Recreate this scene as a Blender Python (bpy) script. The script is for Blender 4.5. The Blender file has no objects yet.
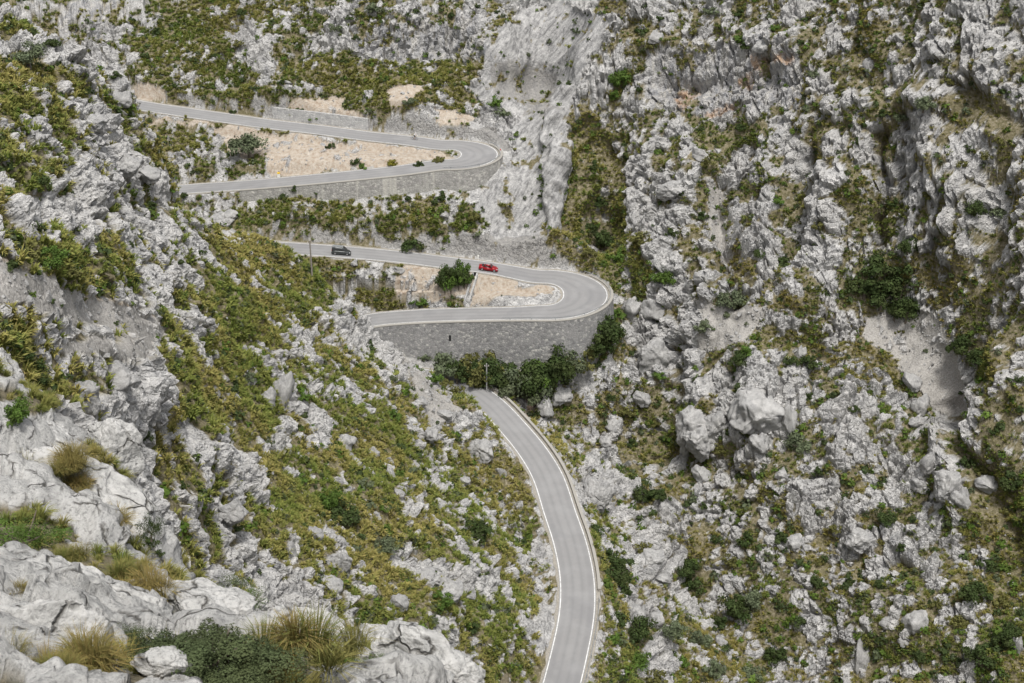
import bpy, bmesh, math, random, os
import numpy as np
from mathutils import Vector, Matrix, noise as mnoise
SC = bpy.context.scene
COL = SC.collection
RES = 1.0                      # terrain resolution factor
F = 1422.2; CX, CY = 512.0, 341.5; TH = math.radians(26)
cT, sT = math.cos(TH), math.sin(TH)
rng = np.random.default_rng(11)
random.seed(11)

# ------------------------------------------------------------------ camera maths
def zat(u, v, y):
    """ground height where the sight line of photo point (u,v) is y metres ahead"""
    b = (v-CY)/F; return y*(-sT-b*cT)/(cT-b*sT)
def uv_y(u, v, y):
    b = (v-CY)/F; D = y/(cT-b*sT); return ((u-CX)/F*D, y, D*(-sT-b*cT))
def uv_z(u, v, z):
    b = (v-CY)/F; D = z/(-sT-b*cT); return ((u-CX)/F*D, D*(cT-b*sT), z)
def u_yz(u, y, z):
    D = y*cT-z*sT; return ((u-CX)/F*D, y, z)
def project(P):
    D = P[:,1]*cT-P[:,2]*sT; up = P[:,1]*sT+P[:,2]*cT
    return CX+F*P[:,0]/D, CY-F*up/D, D
def sstep(a, b, x):
    t = np.clip((x-a)/(b-a), 0, 1); return t*t*(3-2*t)

# ------------------------------------------------------------------ noise
_perm = np.random.default_rng(5).permutation(4096).astype(np.int32)
_grad = np.random.default_rng(6).normal(size=(4096,3)).astype(np.float32)
_grad /= np.linalg.norm(_grad, axis=1)[:,None]
_cell = np.random.default_rng(7).random((4096,3)).astype(np.float32)
def _h(x, y, z):
    return _perm[(_perm[(_perm[x & 4095]+y) & 4095]+z) & 4095]
def perlin(P):
    fl = np.floor(P); i = fl.astype(np.int32); f = (P-fl).astype(np.float32)
    w = f*f*f*(f*(f*6-15)+10); out = np.zeros(len(P), np.float32)
    for dx in (0,1):
        wx = w[:,0] if dx else 1-w[:,0]
        for dy in (0,1):
            wy = w[:,1] if dy else 1-w[:,1]
            for dz in (0,1):
                g = _grad[_h(i[:,0]+dx, i[:,1]+dy, i[:,2]+dz)]
                wz = w[:,2] if dz else 1-w[:,2]
                out += wx*wy*wz*(g[:,0]*(f[:,0]-dx)+g[:,1]*(f[:,1]-dy)+g[:,2]*(f[:,2]-dz))
    return out*1.7
def fbm(P, o=4, lac=2.03, g=.5):
    s = np.zeros(len(P), np.float32); a = 1.0
    for k in range(o):
        s += a*perlin(P+k*17.3); P = P*lac; a *= g
    return s
def ridged(P, o=4, g=.5):
    s = np.zeros(len(P), np.float32); a = 1.0
    for k in range(o):
        s += a*(1-np.abs(perlin(P+k*31.7))*2); P = P*2.1; a *= g
    return s
def worley(P):
    """F1 and F2 over the eight nearest cells"""
    b = np.floor(P-.5).astype(np.int32)
    f1 = np.full(len(P), 9, np.float32); f2 = f1.copy(); idc = np.zeros(len(P), np.float32); fac = idc.copy()
    for dx in (0,1):
        for dy in (0,1):
            for dz in (0,1):
                h = _h(b[:,0]+dx, b[:,1]+dy, b[:,2]+dz); c = _cell[h]
                ox = P[:,0]-b[:,0]-dx-c[:,0]; oy = P[:,1]-b[:,1]-dy-c[:,1]; oz = P[:,2]-b[:,2]-dz-c[:,2]
                d = np.sqrt(ox*ox+oy*oy+oz*oz); g = _grad[(h*5+1) & 4095]
                n = d < f1
                f2 = np.where(n, f1, np.minimum(f2, d)); f1 = np.where(n, d, f1); idc = np.where(n, _cell[(h*7+3) & 4095, 0], idc); fac = np.where(n, g[:,0]*ox+g[:,1]*oy+g[:,2]*oz, fac)
    return f1, f2, idc, fac

# ------------------------------------------------------------------ roads (photo point, height) -> world centre lines
ROADS = {
 'upper': dict(pts=[(60,90,-91.6,3.1),(100,95.5,-92.6,3.1),(132,104,-93.2,3.0),(180,111.5,-94,3.0),(225,118,-94.8,3.0),(268,124,-95.4,3.0),(320,130,-96.1,3.0),(370,136.5,-96.9,3.0),
        (412,141,-97.4,3.1),(440,145,-97.8,3.2),'A',(440,164.6,-98.6,3.2),
        (400,170.5,-99.3,3.0),(350,175.7,-100.1,3.0),(300,180.5,-101.1,3.0),(256,184.3,-102.3,3.0),(210,187.5,-103.6,3.0),(165,190.5,-104.8,3.0),(110,194,-106.2,3.0)]),
 'middle': dict(pts=[(200,243,-109.2,3.0),(240,245.5,-109.8,3.0),(285,248,-110.6,3.0),(350,252.5,-111.8,3.0),(400,257,-112.9,3.0),(450,263,-114.2,3.0),(490,268,-115.2,3.0),(512,272,-115.9,3.1),
        (536,276.6,-116.5,3.4),'A',(536,312.6,-118.5,3.3),(512,313.5,-118.9,3.0),
        (470,314.2,-119.6,3.0),(430,315.4,-120.3,3.0),(395,317.5,-121,3.0),(372,320,-121.5,3.0),(345,325,-122.2,3.0),(300,330,-123.2,3.0)]),
 'lower': dict(pts=[(400,372,-127.8,2.8),(430,377,-128.7,2.8),(455,383,-129.4,2.8),(476,393,-130.2,2.85),(493,406,-130.9,2.85),(510,424,-131.7,2.85),(531,449,-132.7,2.85),(548,477,-133.8,2.85),(560,513,-135.1,2.85),
        (569.5,541,-136,2.85),(576,570,-136.9,2.85),(577.8,595,-137.6,2.85),(576,620,-138.3,2.85),(570.5,648,-139,2.85),(562,683,-140,2.85),(549,730,-141,2.85),(530,790,-142.3,2.85),(505,860,-143.6,2.85)]),
}
def catmull(pts, step):
    P = np.array(pts, float); P = np.vstack([2*P[0]-P[1], P, 2*P[-1]-P[-2]]); out = []
    for i in range(1, len(P)-2):
        p0, p1, p2, p3 = P[i-1:i+3]; n = max(2, int(np.linalg.norm((p2-p1)[:2])/step))
        for k in range(n):
            t = k/n
            out.append(.5*((2*p1)+(-p0+p2)*t+(2*p0-5*p1+4*p2-p3)*t*t+(-p0+3*p1-3*p2+p3)*t**3))
    out.append(P[-2]); return np.array(out)
for nm, R in ROADS.items():
    w = []; pts = R['pts']
    for i, q in enumerate(pts):
        if q != 'A': w.append((*uv_z(*q[:3]), q[3])); continue
        a = np.array(uv_z(*pts[i-1][:3])); b = np.array(uv_z(*pts[i+1][:3])); au, hwa = (480, 4.0) if nm == 'upper' else (586, 4.5)
        r = (a[1]-b[1])/2; mz = (a[2]+b[2])/2; ax = u_yz(au, (a[1]+b[1])/2, mz)[0]; xc = ax-r*1.08
        print(nm, 'arc radius', r)
        for k in range(9):
            t = math.pi*k/8; w.append((xc+r*1.08*math.sin(t), (a[1]+b[1])/2+r*math.cos(t), a[2]+(b[2]-a[2])*k/8, pts[i-1][3]+(hwa-pts[i-1][3])*math.sin(t)))
    c = catmull(w, 1.0)
    d = np.r_[0, np.cumsum(np.linalg.norm(np.diff(c[:,:3], axis=0), axis=1))]
    s = np.arange(0, d[-1], .8); c = np.stack([np.interp(s, d, c[:,k]) for k in range(4)], 1)
    for _ in range(4):
        c[1:-1] = .25*c[:-2]+.5*c[1:-1]+.25*c[2:]
    R['c'] = c; R['s'] = s
    t = np.gradient(c[:,:2], axis=0); t /= np.linalg.norm(t, axis=1)[:,None]
    R['t'] = t; R['n'] = np.stack([-t[:,1], t[:,0]], 1)      # n = travel-left = the outer side of every bend
    u, v, _ = project(c[:,:3]); R['u'], R['v'] = u, v

# ------------------------------------------------------------------ base terrain: control points -> smooth sheet over (azimuth, ln range)
CP = []
def cp(u, v, y): CP.append(uv_y(u, v, y))
def cz(u, y, z): CP.append(u_yz(u, y, z))
# near slope as a plane that faces right, drawn closer at the left
p1 = np.array(uv_y(278,247,240)); p2 = np.array(uv_y(462,392,246)); p3 = np.array(uv_y(550,660,173))
nn = np.cross(p2-p1, p3-p1)
def plane_y(u, v):
    d = np.array(uv_y(u, v, 1.0)); return float(nn.dot(p1)/nn.dot(d))
for u in (0,60,130,200,260,330,400,460,510,540):
    for v in (270,310,350,400,450,500,550,600,650,683):
        crest = np.interp(u, [0,60,130,165,278,370,440,470,520,550], [60,66,110,195,252,322,384,398,450,520])
        fore = np.interp(u, [0,60,105,170,256,350,406,470,500], [385,430,470,600,622,645,638,690,760])
        lo = np.interp(u, [0,460,500,520,545,560], [700,700,700,700,700,700])
        road = np.interp(v, [398,440,480,513,545,580,605,643,683], [470,505,530,540,549,556,556,551,538])
        if v < crest or v > fore or (v > 398 and u > road): continue
        k = .6+.4*min(1, max(0, u)/230.)
        cp(u, v, plane_y(u, v)*k)
for u in (-60,): 
    for v,y in ((400,82),(330,95),(262,104),(170,130),(60,170)): cp(u,v,y)
for u,v,y in ((0,65,172),(0,130,150),(0,200,125),(0,240,112),(60,200,142),(60,130,165),(70,62,190),(100,200,165),(130,104,215),(120,130,205),(125,180,185),(160,175,222),(166,196,225),(150,230,190),(100,250,150),(60,240,128)): cp(u,v,y)
for u,v,y in ((200,222,232),(240,235,236),(278,250,240),(325,285,243),(370,320,244.5),(410,352,245),(440,382,243)): cp(u,v,y)
# foreground ledges
for u,v,y in ((-80,683,13),(0,683,14),(0,600,19),(0,560,23),(-80,556,23),(60,564,23.5),(105,600,22),(130,683,14.5),(170,624,21.5),(256,624,22.5),(256,683,17),(300,634,22),(350,647,21.5),(406,640,22.5),(406,683,18),(438,657,22),(470,692,20)): cp(u,v,y)
for u in (-100,150,400,650,900,1150): cz(u,9,-9.5)
for u,y,z in ((512,22,-21),(640,30,-32),(770,20,-22),(1024,20,-24),(640,60,-68),(900,60,-72),(1150,60,-72),(640,110,-112),(900,110,-112),(1150,110,-110),(780,150,-142),(900,150,-143),(1024,150,-140),(1150,150,-138)): cz(u,y,z)
for u,y,z in ((0,29,-22.5),(60,29.5,-23.5),(105,28,-24),(170,28,-24),(256,29,-25),(350,29,-27),(420,29,-28),(480,30,-30)): cz(u,y,z)
for u,v,y in ((-80,530,36),(0,530,36),(60,540,36),(130,560,37),(0,470,43),(60,480,43),(110,510,41),(0,402,56),(60,432,53),(120,480,47),(-80,400,57)): cp(u,v,y)
for u,y,z in ((0,68,-42),(60,66,-43.5),(130,56,-42),(150,45,-36),(-80,68,-42)): cz(u,y,z)
for u,y,z in ((200,60,-52),(260,60,-54),(350,60,-56),(430,60,-60),(200,95,-76),(280,100,-84),(370,105,-92),(450,110,-100)): cz(u,y,z)
# behind the crest
for u,y,z in ((0,250,-84),(60,255,-86),(130,262,-92),(165,252,-103),(165,275,-105),(200,255,-107),(278,253,-111.5),(330,256,-121),(370,252,-122.5),(420,252,-128)): cz(u,y,z)
# uphill background, left and middle
for u,v,y in ((0,40,322),(0,0,340),(-80,20,330),(60,70,318),(100,30,335),(130,70,322),(180,60,325),(180,0,345),(268,100,309),(268,60,322),(268,0,337),(400,105,306),(400,80,314),(400,62,321),(400,0,330),(470,100,309),(460,60,322),(460,0,332),
              (520,30,318),(540,92,309),(530,75,318),(555,85,307),(520,100,310),(500,128,303),(545,170,291),(500,210,283),(572,150,289),(590,60,303),(600,0,314),(565,232,276),(530,262,271.5),(605,150,297),(595,230,285),(575,60,305)): cp(u,v,y)
# between the loops
for u,v,y in ((300,150,295),(350,155,294),(220,150,297),(160,150,300),(430,154,292.5),(256,198,282.2),(340,200,281),(395,202,280.5),(430,199,281.5),(470,193,283.5),(496,176,287),
              (300,225,274),(370,238,273),(430,235,275),(480,235,277),(520,225,282),(400,285,266),(350,285,265),(330,272,266),(470,290,266),(530,292,265)): cp(u,v,y)
# feet of the lower wall and the slope under it
for u,v,y in ((590,345,255.5),(560,362,251.3),(610,330,260),(385,333,253),(400,338,252.5),(430,352,250.5),(450,366,250.5),(490,372,250.5),(530,371,251),(570,358,253),(600,340,256),(620,330,259),(520,400,246),(550,420,243)): cp(u,v,y)
# gully and the face across it
for u,v,y in ((565,405,250),(600,470,236),(640,530,224),(700,600,213),(780,700,190),(602,600,193),(640,683,180),(590,500,221),(570,450,233),(620,560,206),(660,600,203)): cp(u,v,y)
for u,pts in {640:((480,240),(430,249),(370,257),(310,265),(250,273),(180,284),(90,297),(0,309)),
              700:((540,224),(480,232),(400,243),(330,252),(250,264),(170,277),(90,290),(0,303)),
              770:((650,199),(560,213),(480,225),(400,237),(330,248),(250,262),(170,275),(90,284),(0,297)),
              840:((683,192),(600,203),(500,219),(400,235),(330,247),(240,256),(150,267),(0,286)),
              900:((683,187),(600,198),(500,213),(420,229),(330,246),(250,252),(150,262),(0,278)),
              960:((683,182),(600,193),(500,211),(410,231),(330,238),(250,246),(150,254),(0,268)),
              1024:((683,176),(620,187),(560,198),(480,205),(400,212),(250,231),(100,247),(0,258)),
              1120:((683,172),(600,180),(480,193),(300,212),(150,232),(0,248)),
              1250:((683,170),(480,188),(250,215),(0,240))}.items():
    for v, y in pts: cp(u, v, y)
for u in (-150,100,350,600,850,1100,1300): cz(u,385,-38); cz(u,440,-5)
cz(-250,200,-40); cz(-250,100,-38); cz(-250,300,-60); cz(-250,40,-20); cz(-300,20,-11)
for nm, R in ROADS.items():
    for k in range(4, len(R['c']), 14): CP.append(tuple(R['c'][k,:3]))
CP = np.array(CP)
def lp(x, y): return np.degrees(np.arctan2(x, y)), 57.2958*np.log(np.hypot(x, y))
ca, cb = lp(CP[:,0], CP[:,1]); cq = CP[:,2]/np.hypot(CP[:,0], CP[:,1])
def phi(d2): return np.sqrt(d2+.6)
A = phi((ca[:,None]-ca)**2+(cb[:,None]-cb)**2); n_ = len(ca)
A[np.arange(n_), np.arange(n_)] -= .04
M_ = np.zeros((n_+1, n_+1)); M_[:n_,:n_] = A; M_[:n_,n_] = M_[n_,:n_] = 1
W_ = np.linalg.solve(M_, np.r_[cq, 0])
def base_q(a, b):
    q = np.full(a.shape, W_[n_]);
    for i in range(n_): q += W_[i]*phi((a-ca[i])**2+(b-cb[i])**2)
    return q
az = np.arange(-28, 27.01, .05/RES)
def lnr(r): return 57.2958*math.log(r)
bb = np.concatenate([np.arange(lnr(8), lnr(30), .16/RES), np.arange(lnr(30), lnr(60), .3/RES), np.arange(lnr(60), lnr(130), .13/RES), np.arange(lnr(130), lnr(200), .066/RES), np.arange(lnr(200), lnr(350), .054/RES), np.arange(lnr(350), lnr(430), .22/RES)])
NA, NB = len(az), len(bb)
a0 = np.arange(az[0], az[-1]+.3, .25); b0 = np.arange(bb[0], bb[-1]+.4, .3)
Q = base_q(*np.meshgrid(a0, b0, indexing='ij')).astype(np.float32)
def bil(G, x0, dx, y0, dy, X, Y):
    fx = np.clip((X-x0)/dx, 0, G.shape[0]-1.001); fy = np.clip((Y-y0)/dy, 0, G.shape[1]-1.001)
    i = fx.astype(int); j = fy.astype(int); fx = fx-i; fy = fy-j
    return G[i,j]*(1-fx)*(1-fy)+G[i+1,j]*fx*(1-fy)+G[i,j+1]*(1-fx)*fy+G[i+1,j+1]*fx*fy
AZ, BB = np.meshgrid(az, bb, indexing='ij'); AZ = AZ.ravel(); BB = BB.ravel()
RR = np.exp(BB/57.2958); X = (RR*np.sin(np.radians(AZ))).astype(np.float64); Y = RR*np.cos(np.radians(AZ))
Z = bil(Q, a0[0], .25, b0[0], .3, AZ, BB)*RR
# broad relief so slopes are not smooth sheets
far = sstep(60, 150, RR)
P2 = np.stack([X, Y, np.zeros_like(X)], 1).astype(np.float32)
rd0 = np.full(len(X), 99., np.float32)
for R in ROADS.values():
    for q in R['c'][::4]: rd0 = np.minimum(rd0, np.hypot(X-q[0], Y-q[1]).astype(np.float32))
Z = Z+far*sstep(5, 24, rd0)*(fbm(P2/22., 2)*1.5)
# ---- roads cut and fill
ROADD = np.full(len(X), 99., np.float32)       # distance beyond the road edge
UPCUT = np.zeros(len(X), np.float32)
near_wall = np.zeros(len(X), bool)
for nm, R in ROADS.items():
    c = R['c']; x0, x1 = c[:,0].min()-16, c[:,0].max()+16; y0, y1 = c[:,1].min()-16, c[:,1].max()+16
    I = np.where((X > x0)&(X < x1)&(Y > y0)&(Y < y1))[0]
    bd = np.full(len(I), 1e9, np.float32); bi = np.zeros(len(I), int)
    for k in range(0, len(c), 1):
        d = (X[I]-c[k,0])**2+(Y[I]-c[k,1])**2; m = d < bd; bd[m] = d[m]; bi[m] = k
    side = (X[I]-c[bi,0])*R['n'][bi,0]+(Y[I]-c[bi,1])*R['n'][bi,1]
    d = np.sqrt(bd)-c[bi,3]-.75; zr = c[bi,2]
    ru = R['u'][bi]; idx = bi/len(c)
    if nm == 'upper': wall = (side > 0)&(idx > .45)&(ru > 243)
    elif nm == 'middle': wall = (side > 0)&(bi > np.argmax(R['u'])-6)
    else: wall = np.zeros(len(I), bool)
    dn = np.where(wall, 40., 1.6).astype(np.float32); up = np.where(side > 0, 3.0, 1.8)
    if nm == 'lower': dn[:] = np.where(side > 0, 1.4, .7); up = np.where(side > 0, .2, 1.6)
    z = Z[I]; dd = np.maximum(d, 0)
    wig = .35*np.sin(X[I]*.9)+.3*np.sin(Y[I]*1.3+1)
    up_l = zr+up*np.maximum(dd-.25-wig*.4, 0); dn_l = zr-.05-dn*np.maximum(dd-np.where(wall, 0, .6), 0)
    inf = d < 14
    znew = np.where(inf, np.clip(z, dn_l, up_l), z)
    k2 = sstep(9, 14, d); znew = znew*(1-k2)+z*k2
    znew = np.where(d <= 0, zr-.07, znew)
    UPCUT[I] = np.maximum(UPCUT[I], np.where((z > up_l)&(d > .3)&(d < 12)&(side > 0), 1, 0))
    Z[I] = znew; ROADD[I] = np.minimum(ROADD[I], d)
    near_wall[I] |= wall&(d < 2.5)
# ---- normals of the base sheet
def grid_normals(P):
    G = P.reshape(NA, NB, 3); ga = np.gradient(G, axis=0); gb = np.gradient(G, axis=1)
    N = np.cross(ga, gb).reshape(-1, 3); N /= np.linalg.norm(N, axis=1)[:,None]+1e-9
    N[N[:,2] < 0] *= -1; return N
P = np.stack([X, Y, Z], 1).astype(np.float32)
N = grid_normals(P)
for _ in range(3):   # soften the direction field
    G = N.reshape(NA, NB, 3); G[1:-1] = (G[:-2]+G[1:-1]*2+G[2:])/4; G[:,1:-1] = (G[:,:-2]+G[:,1:-1]*2+G[:,2:])/4
N /= np.linalg.norm(N, axis=1)[:,None]
U0, V0, D0 = project(P)

# ------------------------------------------------------------------ land cover, drawn from the photograph on the ground
VEG = """5443 5677 6543 3221 1112 3344 3447 3332
4332 6776 4332 2221 1112 3323 3247 2332
7543 6675 6678 8861 1012 3222 3334 2332
8644 3666 7666 7661 1112 4223 4333 3332
6543 6555 3332 2110 1145 3346 4333 2333
6532 5334 4330 0000 1145 2335 4333 2333
6643 4345 7777 7764 1145 3222 3333 3343
7765 4355 7776 6553 1145 4323 3433 3444
6887 4356 7765 5520 0046 5433 4349 6333
2333 5789 7765 5300 0045 4332 4447 2444
6543 4689 7640 0000 0054 3323 4554 2155
6653 5899 7765 0000 5543 3333 4455 3355
6753 5999 7766 5143 4435 5432 3344 4144
5433 5789 7777 6556 4345 5433 3344 4444
2324 5678 8877 7777 6334 4444 4344 4355
1222 3345 8788 7777 6344 5554 4344 4456
6321 2334 6878 7777 6055 4454 4445 4577
3213 3335 5777 7777 6056 3345 4445 5567
0024 4556 5578 8677 6056 4455 4555 5577
0012 2235 4477 7777 6046 4566 5555 5678
1122 4455 3556 7777 6056 6665 5555 6678
1122 4455 3556 7777 6056 6665 5555 6678"""
VEG = np.array([[int(c) for c in r.replace(' ', '')] for r in VEG.split('\n')], float)/10
def veg_at(u, v):
    return bil(VEG.T, 16., 32., 16., 32., u, v)
def inpoly(u, v, poly):
    r = np.zeros(len(u), bool); j = len(poly)-1
    for i in range(len(poly)):
        xi, yi = poly[i]; xj, yj = poly[j]
        if yi != yj: r ^= ((yi > v) != (yj > v))&(u < (xj-xi)*(v-yi)/(yj-yi)+xi)
        j = i
    return r
P32 = P.astype(np.float32)
wob = fbm(P32/6., 3); wob2 = fbm(P32/6.+50, 3)
Uw = U0+wob*9; Vw = V0+wob2*6
def region(poly, cond=None):
    m = inpoly(Uw, Vw, poly).astype(np.float32)
    if cond is not None: m *= cond
    return m
farm = (RR > 230).astype(np.float32); midm = (RR > 70).astype(np.float32)
SAND = np.zeros(len(X), np.float32); SCREE = SAND.copy(); CUT_SHADE = SAND.copy(); ORANGE = SAND.copy(); SLAB = SAND.copy(); SHEER = SAND.copy()
bfar = (Y > 262).astype(np.float32)
for poly in ([(128,112),(180,119),(250,127),(340,139),(440,150),(458,158),(430,164),(400,167),(330,174),(272,180),(262,160),(240,160),(215,128),(160,120),(150,150),(136,150)],
             [(280,102),(300,96),(345,96),(350,118),(300,120)], [(383,90),(410,84),(426,88),(420,104),(390,110)], [(440,108),(475,112),(480,120),(440,122)],
             [(120,84),(150,80),(165,100),(135,104)], [(405,262),(470,268),(470,296),(400,300),(395,280)], [(470,270),(556,292),(560,306),(470,310)],
             [(330,112),(350,108),(370,118),(360,126)]):
    SAND = np.maximum(SAND, region(poly, bfar))
SCREE = np.maximum(SCREE, region([(-60,262),(0,264),(60,285),(150,318),(165,332),(150,345),(100,332),(60,318),(0,306),(-60,300)], (RR<200)))
SAND = np.maximum(SAND, region([(-60,256),(0,260),(60,281),(120,305),(160,322),(120,322),(60,304),(0,288),(-60,280)], (RR<200))*.8)
gul = (RR > 150).astype(np.float32)
for poly in ([(865,318),(925,308),(950,340),(965,400),(945,412),(925,400),(890,358),(860,335)], [(700,300),(762,312),(740,348),(700,348)], [(700,180),(722,190),(735,250),(715,255)],
             [(400,352),(440,385),(462,412),(430,428),(415,395)], [(945,400),(966,400),(978,425),(966,430)], [(60,340),(150,340),(150,366),(90,362)]):
    SCREE = np.maximum(SCREE, region(poly, gul if poly[0][0] != 60 else (RR < 200)))
SLAB = region([(488,40),(470,90),(520,115),(505,160),(478,205),(486,240),(566,240),(570,175),(568,100),(585,70),(608,20),(560,2),(520,8)], (RR > 260))
SHEER = np.maximum(region([(345,28),(480,20),(490,60),(400,62),(350,50)], (RR > 290)), region([(650,55),(800,40),(800,100),(740,115),(650,105)], (RR > 250)))
LICHEN_SHADE = region([(490,66),(520,62),(548,72),(560,112),(540,118),(520,104),(498,92)], (RR > 270)); SHEER = np.maximum(SHEER, LICHEN_SHADE)  # recess wall: dark lichened rock, with its shade also put into the colour
SHEER = np.maximum(SHEER, region([(60,0),(115,0),(110,45),(60,40)], (RR > 290)))
CUT_SHADE = np.maximum(UPCUT*sstep(2.5, .8, ROADD)*.8, region([(405,122),(455,124),(500,132),(505,155),(470,146),(405,138)], bfar)*sstep(0, 1, ROADD))
CUT_SHADE = np.maximum(CUT_SHADE, region([(455,238),(500,234),(562,236),(580,270),(560,276),(520,268),(455,258)], bfar)*sstep(0, 1, ROADD))
for cxx, cyy, rx, ry in ((683,95,9,13),(760,68,10,9),(745,78,7,8),(715,108,22,5),(532,408,7,10),(785,62,8,5)):
    ORANGE = np.maximum(ORANGE, ((Uw-cxx)/rx)**2+((Vw-cyy)/ry)**2 < 1)
CUT_SHADE = np.maximum(CUT_SHADE, LICHEN_SHADE*.9)  # the cut-face grey also paints the recess darker, rock tone and shade together
CAVE = np.zeros(len(X), np.float32)
for cxx, cyy, rx, ry in ((668,92,20,4),(752,88,16,5),(772,62,14,4),(788,60,7,8),(636,372,6,16),(676,390,9,9),(606,205,0.1,.1),(880,190,3.5,70),(908,130,8,24),(990,210,5,18)):
    CAVE = np.maximum(CAVE, (1-np.minimum(1, ((U0+wob*6*(rx<6)-cxx)/rx)**2+((V0+wob2*3-cyy)/ry)**2))*(RR > 230))
veg = np.clip(veg_at(Uw, Vw), 0, .95); veg = np.where(veg > .02, np.clip(veg*1.06+.05+.07*(U0 > 600)-.15*sstep(380, 440, V0)*(U0 > 600), 0, .96), veg)
bare = np.maximum.reduce([SAND, SCREE, SLAB*.85, SHEER*.8, CUT_SHADE*.9])
veg = veg*(1-bare*.85)
veg = np.where(RR < 70, veg, np.maximum(veg, .0))
# hand-drawn strips of ground cover and of naked rock
def strip(u0, v0, u1, v1, w):
    t = np.clip(((U0-u0)*(u1-u0)+(V0-v0)*(v1-v0))/((u1-u0)**2+(v1-v0)**2), 0, 1)
    return sstep(w*1.3, w*.6, np.hypot(Uw-(u0+t*(u1-u0)), Vw-(v0+t*(v1-v0))))
for u0,v0,u1,v1,w,val in ((862,0,860,40,9,.95),(592,125,574,245,13,.99),(612,130,600,150,8,.9),(625,215,600,260,14,.8),(560,240,650,330,9,.6),(700,130,745,165,12,.85),(640,62,620,92,8,.85),
        (260,75,350,65,12,.9),(350,66,450,72,9,.95),(200,60,240,95,10,.8),(835,60,845,90,7,.7),(700,400,640,450,14,.7),(850,70,855,120,5,.6),
        (660,250,600,290,12,.7),(980,360,1000,350,10,.8),(150,300,200,330,8,.5),(20,270,80,290,8,.9),(30,350,50,420,14,.95),(870,350,935,420,6,.8),(905,140,890,230,5,.8),(960,440,1024,520,8,.85),
        (300,272,385,300,11,.85),(300,215,470,225,11,.8)):
    s = strip(u0,v0,u1,v1,w); veg = veg*(1-s)+val*s
for u0,v0,u1,v1,w,val in ((80,62,110,90,12,.08),(120,380,130,440,22,.06),(180,430,200,480,12,.12),(270,370,330,440,9,.15),(60,430,110,520,22,.05),(0,420,60,470,14,.05),(230,430,250,480,10,.15),(250,560,300,600,14,.25),
        (640,180,680,290,14,.12),(690,300,690,400,10,.1),(740,375,780,420,24,.05),(895,180,930,120,14,.06),(740,160,770,290,16,.16),(800,150,830,290,14,.16),(850,430,900,520,12,.2),(245,30,265,75,16,.1),
        (640,330,660,370,12,.1),(100,225,200,235,14,.25),(0,220,90,200,16,.12),(600,480,580,500,10,.1),(640,590,640,620,12,.1),(400,560,470,590,12,.12)):
    s = strip(u0,v0,u1,v1,w); veg = veg*(1-s)+val*s
veg = veg-.09*((U0 > 190)&(U0 < 560)&(V0 > 320)&(RR > 90))*(veg > .4)
veg = np.where((RR < 26)&(U0 > -50)&(U0 < 480), .16, veg)
veg = np.where((RR > 26)&(RR < 34), .5, veg)

# buttresses and gullies of the real face
REL = np.zeros(len(X), np.float32)
for t_ in '''860,110,800,300,22,4 935,115,945,180,26,6 770,150,745,300,20,3.5 690,170,660,260,26,3.5 650,300,640,380,22,3 757,370,740,430,26,3 690,330,700,440,15,3 1000,60,960,250,22,3 920,380,960,510,20,3.5 830,380,870,500,20,2.5
640,10,600,90,20,2 555,88,555,232,8,3.2 1010,370,990,440,20,3 265,45,270,75,22,3.5 400,20,470,30,20,2 120,365,120,400,30,1.2 200,440,190,500,18,2 430,575,460,585,13,1.5 80,70,110,90,20,2 800,40,790,60,20,2.5 655,50,790,45,9,2.5 90,10,90,40,26,2.5 870,540,800,500,18,2 680,560,650,520,16,2 900,600,850,640,18,2
880,130,882,250,6,-4 905,165,890,240,10,-3 715,190,735,300,11,-3.2 735,300,700,360,18,-2.5 820,120,790,260,10,-3 700,125,745,150,26,-2.5 900,310,940,400,26,-1.0 950,410,1020,540,12,-3.5 585,130,568,240,11,-4 620,150,600,260,14,-2.5 640,440,700,470,20,-2 665,84,770,80,11,-3.5
855,20,865,90,9,-2.5 990,150,1000,240,14,-3 725,470,790,540,14,-2 150,196,192,199,17,-2.6 338,316,362,322,9,1.8 498,84,550,92,20,-2.6 300,60,240,90,16,-2 670,380,650,450,13,-3 800,340,830,370,14,-2.5 860,420,900,470,10,-2.5 960,90,1010,120,12,-2.5 760,200,720,260,9,-2.5 780,560,720,600,14,-2.5 35,360,60,420,24,-2'''.split():
    u0,v0,u1,v1,w_,a_ = [float(x) for x in t_.split(',')]
    t = np.clip(((U0-u0)*(u1-u0)+(V0-v0)*(v1-v0))/((u1-u0)**2+(v1-v0)**2), 0, 1)
    dd_ = np.hypot(Uw-(u0+t*(u1-u0)), (V0+wob2*4)-(v0+t*(v1-v0)))
    okr = (RR > 230) if (v0 < 330 and u0 > 300) or v0 < 60 else (RR > 70)
    REL += a_*np.exp(-(dd_/w_)**2)*okr
BIG = (ridged(P32/np.array([26,26,36], np.float32)+4, 2)-.8)*2.3*sstep(60, 150, RR)*sstep(500, 640, U0)+(ridged(P32/13.+8, 2)-.8)*.8*sstep(60, 120, RR)
# ------------------------------------------------------------------ rock relief
wp = np.stack([fbm(P32/9.+3, 2), fbm(P32/9.+23, 2), fbm(P32/9.+43, 2)], 1)
scl = np.where(RR < 70, 1/3.0, 1).astype(np.float32)[:,None]
S = P32*np.array([1,1,.68], np.float32)+wp*.55
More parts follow.
